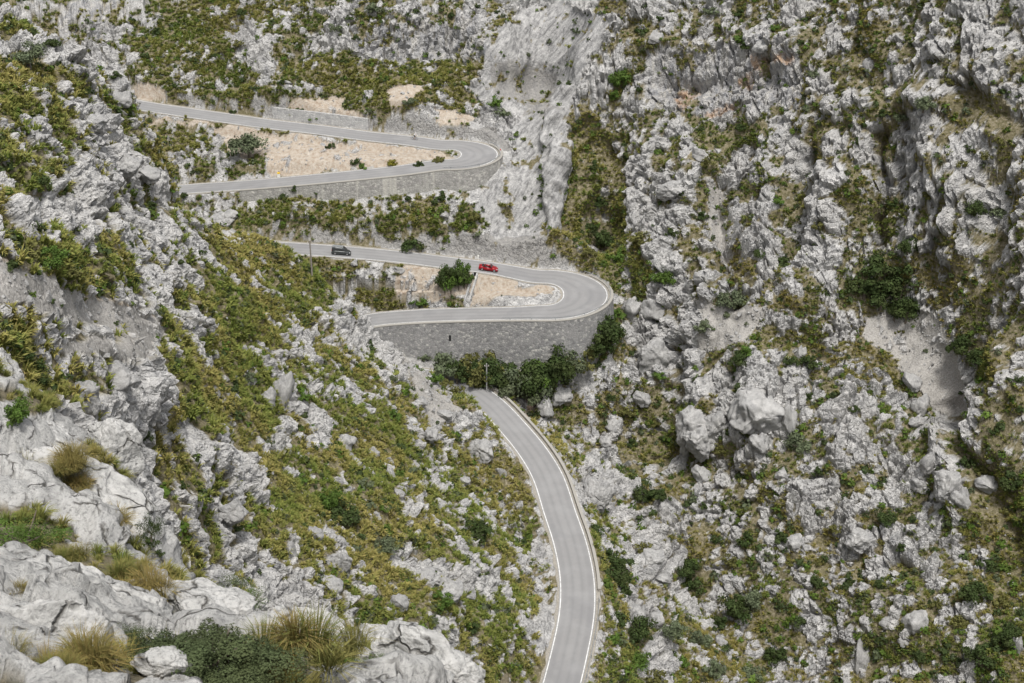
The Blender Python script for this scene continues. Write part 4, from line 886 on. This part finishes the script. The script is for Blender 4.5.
# near bushes and tussocks
def near_bush(u, v, y, wpx, k, seed, label, n=12000, flat=.6):
    x, yy, z = uv_y(u, v, y); D = yy*cT-z*sT; R = wpx*D/F*.5
    root = bpy.data.objects.new('shrub', None); COL.objects.link(root); root.location = (x, yy, z-R*.45); root.scale = (R, R*.8, R)
    me = crown_mesh('foliage', n, (.014 if n > 8000 else .02), 26, COLR[k][0], seed, flat=flat, hollow=.55); c = link('foliage', me, root); t = bpy.data.objects.new('stems', TRUNK[seed % 3]); COL.objects.link(t); t.parent = root
    root['label'] = label; root['category'] = 'bush'; root['group'] = 'bushes close to the lens'
COLR['n'] = ((.058,.078,.034), 'grey green')
near_bush(205,655,16.5,150,'n',3,'big dark grey green bush spreading over the bottom edge',60000)
near_bush(135,640,18,70,'n',4,'dark green bush in front of the long pale ledge'); near_bush(262,660,17,70,'n',9,'rounded grey green bush beside the long tussock')
near_bush(18,534,27.5,120,'g',5,'low bright green bush above the long smooth ledge',9000,.5); near_bush(230,592,27,60,'s',6,'loose silvery bush behind the flat pale ledge',5000); near_bush(250,598,26,40,'g',7,'leafy light green bush at the end of the ledges',4000)
near_bush(340,664,19,56,'g',8,'yellow green bush under the low pale ledge',5000); near_bush(378,662,19,44,'g',10,'small yellow green bush against the broad pale ledge',4000); near_bush(150,530,40,34,'d',11,'upright dark bush in the cleft between ledges',3000,1.1)
def near_tuft(u, v, y, hpx, gold, seed, label):
    x, yy, z = uv_y(u, v, y); D = yy*cT-z*sT; s = hpx*D/F*1.25; g = np.random.default_rng(seed)
    m_ = 9; pp = g.normal(size=(m_, 3))*np.array([.28,.2,.06])*s; ss = s*(.55+.6*g.random(m_)); nn2 = np.array([[0,0,1.]])+g.normal(size=(m_,3))*np.array([.5,.5,0])
    gg = np.clip(gold+g.normal(size=(m_,1))*.3, 0, 1)
    V, Fc, C = blades(pp, nn2, ss, 240, lerp(GREEN*.8, np.array([.15,.125,.05]), gg), lerp(np.array([.19,.18,.06]), STRAW*np.array([.9,.8,.65]), gg), .009, seed)
    me = mesh_np('grass_tussock', V, Fc, MAT['grass'], {'tint': C}, smooth=False); o = link('grass_tussock', me); o.location = (x, yy, z); o['label'] = label; o['category'] = 'grass tussock'; o['group'] = 'tall tussocks close to the lens'
for a in [(95,672,15.5,44,.8,1,'golden tussock leaning beside the massive grey rock'),(65,676,15,30,.5,2,'green tipped tussock at the bottom beside the grey rock'),(298,650,17.5,48,.75,3,'long drooping straw tussock under the low ledge'),(22,596,19.5,20,.8,4,'small dry tussock growing on top of the grey rock'),
          (145,596,24,30,.75,5,'straw tussock between the two pale ledges'),(125,582,26,24,.5,6,'green tussock at the upper end of the ledges'),(118,528,40,26,.9,7,'dry golden tussock on the fractured ledge'),(10,480,42,30,.6,8,'olive tussock on the wide pale ledge'),
          (70,470,42,26,.7,9,'straw tussock in the crack of the wide ledge'),(75,560,26,22,.4,10,'green tussock beside the low bright bush'),(5,672,15,34,.6,11,'olive tussock in the very bottom corner'),(250,668,17,30,.9,12,'pale dry tussock against the big dark bush'),(70,490,42,24,.8,13,'rusty tussock under the wide ledge crack')]: near_tuft(*a)
settle()
# ------------------------------------------------------------------ small built things
def on_road(nm, u, off, after=0):
    R = ROADS[nm]; k = idx_of(nm, u, after, 9999 if after else (apM if nm == 'middle' else apU)); c = R['c'][k]; n_ = R['n'][k]; t = R['t'][k]
    j = min(k+3, len(R['c'])-1); i = max(k-3, 0); dz = R['c'][j,2]-R['c'][i,2]; ds = R['s'][j]-R['s'][i]
    return (c[0]+n_[0]*off, c[1]+n_[1]*off, c[2]+.035), math.atan2(t[1], t[0]), math.atan2(dz, ds), k
def empty(name, loc, rz=0, pitch=0, **kw):
    o = bpy.data.objects.new(name, None); COL.objects.link(o); o.location = loc; o.rotation_euler = (0, -pitch, rz); o.empty_display_size = .3
    for k, v in kw.items(): o[k] = v
    return o
def box(bm, x0, x1, y0, y1, z0, z1):
    v = [bm.verts.new(p) for p in ((x0,y0,z0),(x1,y0,z0),(x1,y1,z0),(x0,y1,z0),(x0,y0,z1),(x1,y0,z1),(x1,y1,z1),(x0,y1,z1))]
    for f in ((0,3,2,1),(4,5,6,7),(0,1,5,4),(1,2,6,5),(2,3,7,6),(3,0,4,7)): bm.faces.new([v[i] for i in f])
def bev(bm, w=.02, seg=2): bmesh.ops.bevel(bm, geom=bm.edges[:], offset=w, segments=seg, affect='EDGES', profile=.6)
def loft(bm, secs):
    """secs: (x, halfwidth bottom, halfwidth top, z0, z1) -> rounded body"""
    rings = []
    for x, wb, wt, z0, z1 in secs:
        h = z1-z0; pr = [(-wb*.9,z0),(-wb,z0+h*.15),(-wb,z0+h*.55),(-wt,z1-h*.12),(-wt*.88,z1),(wt*.88,z1),(wt,z1-h*.12),(wb,z0+h*.55),(wb,z0+h*.15),(wb*.9,z0)]
        rings.append([bm.verts.new((x, y, z)) for y, z in pr])
    for a, b in zip(rings, rings[1:]):
        for j in range(10): bm.faces.new((a[j], a[(j+1) % 10], b[(j+1) % 10], b[j]))
    bm.faces.new(rings[0][::-1]); bm.faces.new(rings[-1])
def wheel(root, x, y, r, w=.2):
    s = 1 if y > 0 else -1
    bm = bmesh.new(); bmesh.ops.create_cone(bm, cap_ends=True, segments=28, radius1=r, radius2=r, depth=w); bmesh.ops.rotate(bm, verts=bm.verts, matrix=Matrix.Rotation(math.pi/2, 3, 'X')); bev(bm, .025)
    t = bm_obj('wheel', bm, MAT['tyre'], root, True); t.location = (x, y, r)
    bm = bmesh.new(); bmesh.ops.create_cone(bm, cap_ends=True, segments=20, radius1=r*.62, radius2=r*.55, depth=.03); bmesh.ops.rotate(bm, verts=bm.verts, matrix=Matrix.Rotation(-s*math.pi/2, 3, 'X'))
    q = bm_obj('rim', bm, MAT['rim'], t); q.location = (0, s*(w/2+.008), 0)
def quad_obj(name, pts, mat, parent, th=.012):
    bm = bmesh.new(); P_ = [Vector(p) for p in pts]; nn_ = (P_[1]-P_[0]).cross(P_[2]-P_[0]).normalized()*th
    a = [bm.verts.new(p) for p in P_]; b = [bm.verts.new(p+nn_) for p in P_]; m = len(a)
    bm.faces.new(a[::-1]); bm.faces.new(b)
    for i in range(m): bm.faces.new((a[i], a[(i+1) % m], b[(i+1) % m], b[i]))
    return bm_obj(name, bm, mat, parent)
# --- grey van
loc, rz, pt, k_ = on_road('middle', 340, -1.25)
van = empty('van', loc, rz, pt, label='dark grey van with a paler roof driving down the middle road', category='van'); van.scale = (.9, .9, .9)
bm = bmesh.new(); loft(bm, [(-2.15,.84,.80,.34,.80),(-2.1,.88,.86,.24,1.02),(-1.4,.90,.88,.20,1.04),(.9,.90,.88,.20,1.02),(1.35,.90,.84,.20,.98),(1.95,.86,.74,.22,.80),(2.15,.78,.60,.30,.62)]); bm_obj('body', bm, MAT['van_paint'], van, True)
bm = bmesh.new(); loft(bm, [(-2.12,.84,.72,1.00,1.55),(-2.0,.86,.74,.98,1.80),(-1.2,.86,.74,.98,1.84),(.1,.86,.72,.98,1.82),(.55,.85,.70,.98,1.72),(1.3,.82,.66,.95,1.04)]); cabin = bm_obj('cabin', bm, MAT['van_paint'], van, True)
flat('van_roof', (.36,.38,.39), .35, .4, .5); bm = bmesh.new(); box(bm, -2.0, .35, -.64, .64, 1.825, 1.865); bev(bm, .015); bm_obj('roof', bm, MAT['van_roof'], van)
bm = bmesh.new()
for y in (-.6, .6): box(bm, -1.8, .1, y-.02, y+.02, 1.90, 1.93); box(bm, -1.75, -1.7, y-.02, y+.02, 1.86, 1.90); box(bm, 0, .05, y-.02, y+.02, 1.86, 1.90)
bm_obj('roof_rack', bm, MAT['trim_black'], van)
for s in (-1, 1):
    f = (lambda x, y, z: (x, s*y, z))
    for nmw, a in (('window', [(-1.95,.835,1.18),(-1.05,.845,1.18),(-1.05,.775,1.66),(-1.85,.77,1.64)]), ('window', [(-.98,.845,1.18),(-.08,.845,1.18),(-.08,.77,1.66),(-.98,.775,1.66)]), ('window', [(.0,.845,1.18),(.92,.82,1.14),(.48,.765,1.6),(.0,.77,1.64)])):
        p_ = [f(*q) for q in a]; quad_obj(nmw, p_ if s < 0 else p_[::-1], MAT['glass_dark'], van, .02)
    quad_obj('headlight', ([f(1.93,.60,.66),f(1.93,.82,.66),f(1.90,.82,.80),f(1.90,.60,.80)])[::(1 if s > 0 else -1)], MAT['lamp_clear'], van, .12)
    quad_obj('tail_light', ([f(-2.11,.70,1.0),f(-2.11,.86,1.0),f(-2.11,.80,1.4),f(-2.11,.70,1.4)])[::(-1 if s > 0 else 1)], MAT['lamp_red'], van, .05)
    bm = bmesh.new(); box(bm, .82, .95, s*.90 if s > 0 else s*1.05, s*1.05 if s > 0 else s*.90, 1.10, 1.26); bev(bm, .02); bm_obj('mirror', bm, MAT['trim_black'], van)
quad_obj('windscreen', [(1.27,-.64,1.06),(1.27,.64,1.06),(.62,.60,1.68),(.62,-.60,1.68)], MAT['glass_dark'], van, .03)
quad_obj('rear_window', [(-2.10,.62,1.15),(-2.10,-.62,1.15),(-2.08,-.60,1.6),(-2.08,.60,1.6)], MAT['glass_dark'], van, .04)
for x0, x1 in ((2.08, 2.2), (-2.2, -2.08)):
    bm = bmesh.new(); box(bm, x0, x1, -.82, .82, .26, .50); bev(bm, .03); bm_obj('bumper', bm, MAT['trim_black'], van)
for x in (-1.35, 1.4):
    for y in (-.80, .80): wheel(van, x, y, .33)
# --- red convertible
loc, rz, pt, k_ = on_road('middle', 488, -1.2)
car = empty('convertible_car', loc, rz, pt, label='small red open convertible driving towards the lower hairpin', category='car')
bm = bmesh.new(); loft(bm, [(-2.0,.70,.62,.34,.72),(-1.9,.82,.74,.22,.86),(-1.3,.86,.78,.18,.90),(-.95,.86,.80,.18,.86)]); loft(bm, [(.72,.86,.80,.18,.90),(1.1,.86,.76,.18,.84),(1.7,.82,.68,.22,.72),(2.0,.68,.50,.30,.56)])
for s in (-1, 1): box(bm, -.96, .73, min(s*.74, s*.86), max(s*.74, s*.86), .2, .84)
box(bm, -.96, .73, -.74, .74, .18, .30); bm_obj('body', bm, MAT['red_paint'], car, True)
bm = bmesh.new(); box(bm, -.95, .72, -.735, .735, .302, .33); bm_obj('cabin_floor', bm, MAT['trim_black'], car)
bm = bmesh.new(); box(bm, .50, .72, -.735, .735, .34, .84); bev(bm, .03); bm_obj('dashboard', bm, MAT['trim_black'], car)
for y in (-.36, .36):
    bm = bmesh.new(); box(bm, -.60, -.05, y-.26, y+.26, .34, .55); bev(bm, .04); st_ = bm_obj('seat', bm, MAT['seat_leather'], car)
    bm = bmesh.new(); box(bm, -.78, -.61, y-.25, y+.25, .40, 1.02); bev(bm, .04); bm_obj('backrest', bm, MAT['seat_leather'], st_)
quad_obj('windscreen', [(.78,-.70,.88),(.78,.70,.88),(.32,.60,1.24),(.32,-.60,1.24)], MAT['glass_dark'], car, .02)
bm = bmesh.new(); limb(bm, (.80,-.72,.87), (.30,-.62,1.27), .025, .025); limb(bm, (.80,.72,.87), (.30,.62,1.27), .025, .025); limb(bm, (.30,-.62,1.27), (.30,.62,1.27), .025, .025); bm_obj('windscreen_frame', bm, MAT['red_paint'], car)
bm = bmesh.new(); box(bm, -1.35, -.98, -.62, .62, .90, .99); bev(bm, .04); bm_obj('folded_hood', bm, MAT['trim_black'], car)
for s in (-1, 1):
    f = (lambda x, y, z: (x, s*y, z))
    quad_obj('headlight', ([f(1.72,.50,.70),f(1.88,.46,.60),f(1.84,.68,.58),f(1.68,.70,.68)])[::(1 if s > 0 else -1)], MAT['lamp_clear'], car, .03)
    quad_obj('tail_light', ([f(-1.93,.42,.62),f(-1.93,.72,.62),f(-1.93,.70,.76),f(-1.93,.42,.76)])[::(-1 if s > 0 else 1)], MAT['lamp_red'], car, .06)
    bm = bmesh.new(); box(bm, .52, .64, min(s*.88, s*1.02), max(s*.88, s*1.02), .86, .98); bev(bm, .02); bm_obj('mirror', bm, MAT['red_paint'], car)
for x in (-1.25, 1.28):
    for y in (-.78, .78): wheel(car, x, y, .31)
# --- cyclist on the top road
loc, rz, pt, k_ = on_road('upper', 413, 1.0)
bike = empty('bicycle', loc, rz, pt, label='thin racing bicycle under the rider on the top road', category='bicycle')
for x in (-.5, .5):
    bm = bmesh.new()
    for q in range(24):
        a = q*math.pi/12; b = a+math.pi/12; limb(bm, (x+.33*math.cos(a), 0, .34+.33*math.sin(a)), (x+.33*math.cos(b), 0, .34+.33*math.sin(b)), .016, .016, 5)
    for q in range(8): a = q*math.pi/4; limb(bm, (x, 0, .34), (x+.32*math.cos(a), 0, .34+.32*math.sin(a)), .004, .004, 3)
    bm_obj('wheel', bm, MAT['tyre'], bike)
bm = bmesh.new()
for a, b in (((-.5,0,.34),(0,0,.28)),((0,0,.28),(-.15,0,.92)),((-.15,0,.82),(.38,0,.84)),((0,0,.28),(.38,0,.84)),((-.5,0,.34),(-.13,0,.8)),((.5,0,.34),(.36,0,.95))): limb(bm, a, b, .018, .018)
bm_obj('frame', bm, MAT['shorts'], bike)
bm = bmesh.new(); limb(bm, (.42,-.21,.98), (.42,.21,.98), .014, .014); bm_obj('handlebar', bm, MAT['trim_black'], bike)
bm = bmesh.new(); box(bm, -.28, -.02, -.06, .06, .92, .96); bev(bm, .015); bm_obj('saddle', bm, MAT['trim_black'], bike)
def skin_fig(name, verts, edges, radii, mat, parent):
    me = bpy.data.meshes.new(name); me.from_pydata(verts, edges, []); o = link(name, me, parent); me.materials.append(mat)
    md = o.modifiers.new('skin', 'SKIN'); 
    if not me.skin_vertices: pass
    for i, r in enumerate(radii): me.skin_vertices[0].data[i].radius = (r, r)
    me.skin_vertices[0].data[0].use_root = True
    sb = o.modifiers.new('sub', 'SUBSURF'); sb.levels = 1; sb.render_levels = 1
    return o
try:
    pr = empty('person', loc, rz, pt, label='rider in a white jersey and black shorts crouched over the bicycle', category='person')
    verts = [(-.12,0,1.0),(-.02,0,1.2),(.14,0,1.36),(.22,0,1.42),(.27,0,1.50),(.31,0,1.58),(-.10,.10,.96),(.22,.10,.74),(.02,.10,.36),(.14,.10,.30),(-.10,-.10,.96),(.16,-.10,.60),(-.02,-.10,.24),(.10,-.10,.18),(.16,.18,1.36),(.28,.22,1.14),(.42,.19,1.0),(.16,-.18,1.36),(.28,-.22,1.14),(.42,-.19,1.0)]
    edges = [(0,1),(1,2),(2,3),(3,4),(4,5),(0,6),(6,7),(7,8),(8,9),(0,10),(10,11),(11,12),(12,13),(2,14),(14,15),(15,16),(2,17),(17,18),(18,19)]
    rad = [.13,.14,.14,.06,.075,.085,.09,.065,.04,.035,.09,.065,.04,.035,.055,.04,.035,.055,.04,.035]
    me = bpy.data.meshes.new('body'); me.from_pydata(verts, edges, []); b_ = link('body', me, pr)
    b_.modifiers.new('skin', 'SKIN'); sv = me.skin_vertices[0].data if len(me.skin_vertices) else None
    if sv is None:
        bpy.context.view_layer.objects.active = b_; bpy.ops.object.modifier_remove(modifier='skin'); bpy.ops.object.modifier_add(type='SKIN'); sv = me.skin_vertices[0].data
    for i, r in enumerate(rad): sv[i].radius = (r, r)
    sv[0].use_root = True
    b_.modifiers.new('sub', 'SUBSURF').levels = 1
    dg = bpy.context.evaluated_depsgraph_get(); me2 = bpy.data.meshes.new_from_object(b_.evaluated_get(dg)); b_.modifiers.clear(); b_.data = me2
    for m in ('skin', 'jersey', 'shorts'): me2.materials.append(MAT[m])
    for f in me2.polygons:
        z, x = f.center.z, f.center.x; f.material_index = 1 if (z > 1.05 and z < 1.43 and abs(f.center.y) < .24 and x < .30) else 2 if (z > .62 and z <= 1.05 and x < .2) else 0; f.use_smooth = True
    bm = bmesh.new(); bmesh.ops.create_uvsphere(bm, u_segments=16, v_segments=10, radius=.115); bmesh.ops.scale(bm, verts=bm.verts, vec=(1.25, .85, .8)); hm = bm_obj('helmet', bm, MAT['helmet'], pr, True); hm.location = (.30, 0, 1.63)
except Exception as e: print('PERSON', e)
# --- poles
def pole(u, vb, hpx, label, arm):
    p, nr, D, vi = ground(u, vb); H = hpx*D/F/math.cos(math.radians(22))
    r = empty('utility_pole', p, 0, label=label, category='utility pole')
    bm = bmesh.new(); limb(bm, (0,0,-.8), (0,0,H), .17, .12, 10); bm_obj('pole', bm, MAT['wood_grey' if arm else 'pole_grey'], r)
    bm = bmesh.new(); box(bm, -.45, .45, -.06, .06, H-.5, H-.4); bm_obj('crossarm', bm, MAT['wood_grey'], r)
    for x in (-.38, 0, .38):
        bm = bmesh.new(); limb(bm, (x,0,H-.4 if x else H), (x,0,H-.22 if x else H+.18), .05, .035, 8); bm_obj('insulator', bm, MAT['post_white'], r)
pole(313.5, 279, 39, 'tall thin wooden utility pole beside the grey van', True)
pole(487, 392, 29, 'short grey utility pole in front of the high grey wall', False)
# --- markers along the roads
def marker(nm, u, off, h, cap, label, after=0, w=.16):
    loc, rz, pt, k = on_road(nm, u, off, after); r = empty('road_marker', (loc[0], loc[1], loc[2]-.05), rz, label=label, category='road marker')
    bm = bmesh.new(); box(bm, -w, w, -w*.6, w*.6, -.3, h*.68); bev(bm, .02); bm_obj('post', bm, MAT['post_white'], r)
    bm = bmesh.new(); box(bm, -w, w, -w*.6, w*.6, h*.684, h); bmesh.ops.bevel(bm, geom=bm.edges[:], offset=.05, segments=3, affect='EDGES'); bm_obj('cap', bm, MAT[cap], r)
marker('upper', 275, -3.5, 1.15, 'post_yellow', 'white milestone with a yellow top beside the road above the tall pale wall', apU, .3)
marker('middle', 477, 3.9, .95, 'post_white', 'plain white marker post behind the red convertible')
flat('post_red', (.55,.05,.04), .5); 
loc, rz, pt, k_ = on_road('upper', 481, 4.9)
marker('upper', 484, 4.6, 1.0, 'post_red', 'white post with a red top at the outside of the upper hairpin')
# --- stone wall on the uphill side of the top road
def free_wall(nm, u0, u1, off, th, h, label, mat, name='stone_wall', after=0):
    i0, i1 = sorted((idx_of(nm, u0, after, apU), idx_of(nm, u1, after, apU))); return road_wall(nm, i0, i1, off, th, h, h+1.2, name, MAT[mat], label=label, category='wall')
free_wall('upper', 267, 367, .8, .5, 2.7, 'long low dry stone wall on the uphill side of the top road', 'wall_dry')
# parapet and guard rails
R = ROADS['lower']; iE = int(np.argmin(np.abs(R['v']-596)+(R['u'] < 500)*999))
o = road_wall('lower', idx_of('lower', 448), iE, .42, .42, .55, 1.5, 'parapet', MAT['wall_kerb'], label='low tan stone parapet curving along the outer edge of the lowest road', category='parapet')
road_wall('lower', idx_of('lower', 448), iE, .38, .50, .63, .078, 'coping', MAT['concrete'], parent=o)
def guard_rail(nm, i0, i1, off, h, label, step=5, rail_h=.28):
    R = ROADS[nm]; base = R['c'][i0]; r = empty('guard_rail', (0,0,0), label=label, category='guard rail')
    road_wall(nm, i0, i1, off, .06, h, rail_h, 'rail', MAT['galvanised'], parent=r)
    for k in range(i0+1, i1, step):
        c = R['c'][k]; n_ = R['n'][k]; x = c[0]+n_[0]*(c[3]+off+.12); y = c[1]+n_[1]*(c[3]+off+.12)
        bm = bmesh.new(); box(bm, x-.05, x+.05, y-.05, y+.05, c[2]-.6, c[2]+h+.02); bm_obj('post', bm, MAT['galvanised'], r)
guard_rail('lower', iE+1, len(R['c'])-1, .55, .72, 'grey metal guard rail along the bottom end of the lowest road')
guard_rail('middle', apM-8, idx_of('middle', 500, apM), .62, .78, 'thin metal guard rail round the outside of the lower hairpin', 5, .12)
guard_rail('upper', apU-4, idx_of('upper', 440, apU), .62, .78, 'thin metal guard rail round the outside of the upper hairpin', 5, .12)
# drain opening and channel
RW = [o for o in COL.objects if o.name.startswith('retaining_wall')][1]
k = idx_of('middle', 453, apM); c = ROADS['middle']['c'][k]; n_ = ROADS['middle']['n'][k]; zz = zat(453, 338, c[1]+n_[1]*4)
e = c[3]+.55+.6+.06*(c[2]+.12-zz)
bm = bmesh.new(); ang = math.atan2(n_[1], n_[0]); box(bm, -.25, .03, -.22, .22, -.75, .75); dr = bm_obj('drain_opening', bm, MAT['hole_shade'], RW); dr.location = (c[0]+n_[0]*e, c[1]+n_[1]*e, zz); dr.rotation_euler = (0, 0, ang)  # solid near-black block; the shade inside the hole is painted as its colour
pa, _, _, _ = ground(473, 275); pb, _, _, _ = ground(464, 305); r = empty('drainage_channel', pa, label='narrow sloping stone drainage channel across the lower road bank', category='drain')
dv = pb-pa; L_ = math.hypot(dv.x, dv.y)
for s in (0, .9):
    rows = []
    for q in range(9):
        t = q/8; x = dv.x*t+s; y = dv.y*t; z = dv.z*t
        rows.append([(x,y,z+.75),(x+.35,y,z+.75),(x+.35,y,z-1.5),(x,y,z-1.5)])
    solid_strip(rows, 'side_wall', MAT['wall_dry'], r)
bm = bmesh.new(); box(bm, .352, .898, .0, .3, -.4, .7); bm_obj('culvert_mouth', bm, MAT['hole_shade'], r)  # near-black block, coloured as the shade inside the culvert
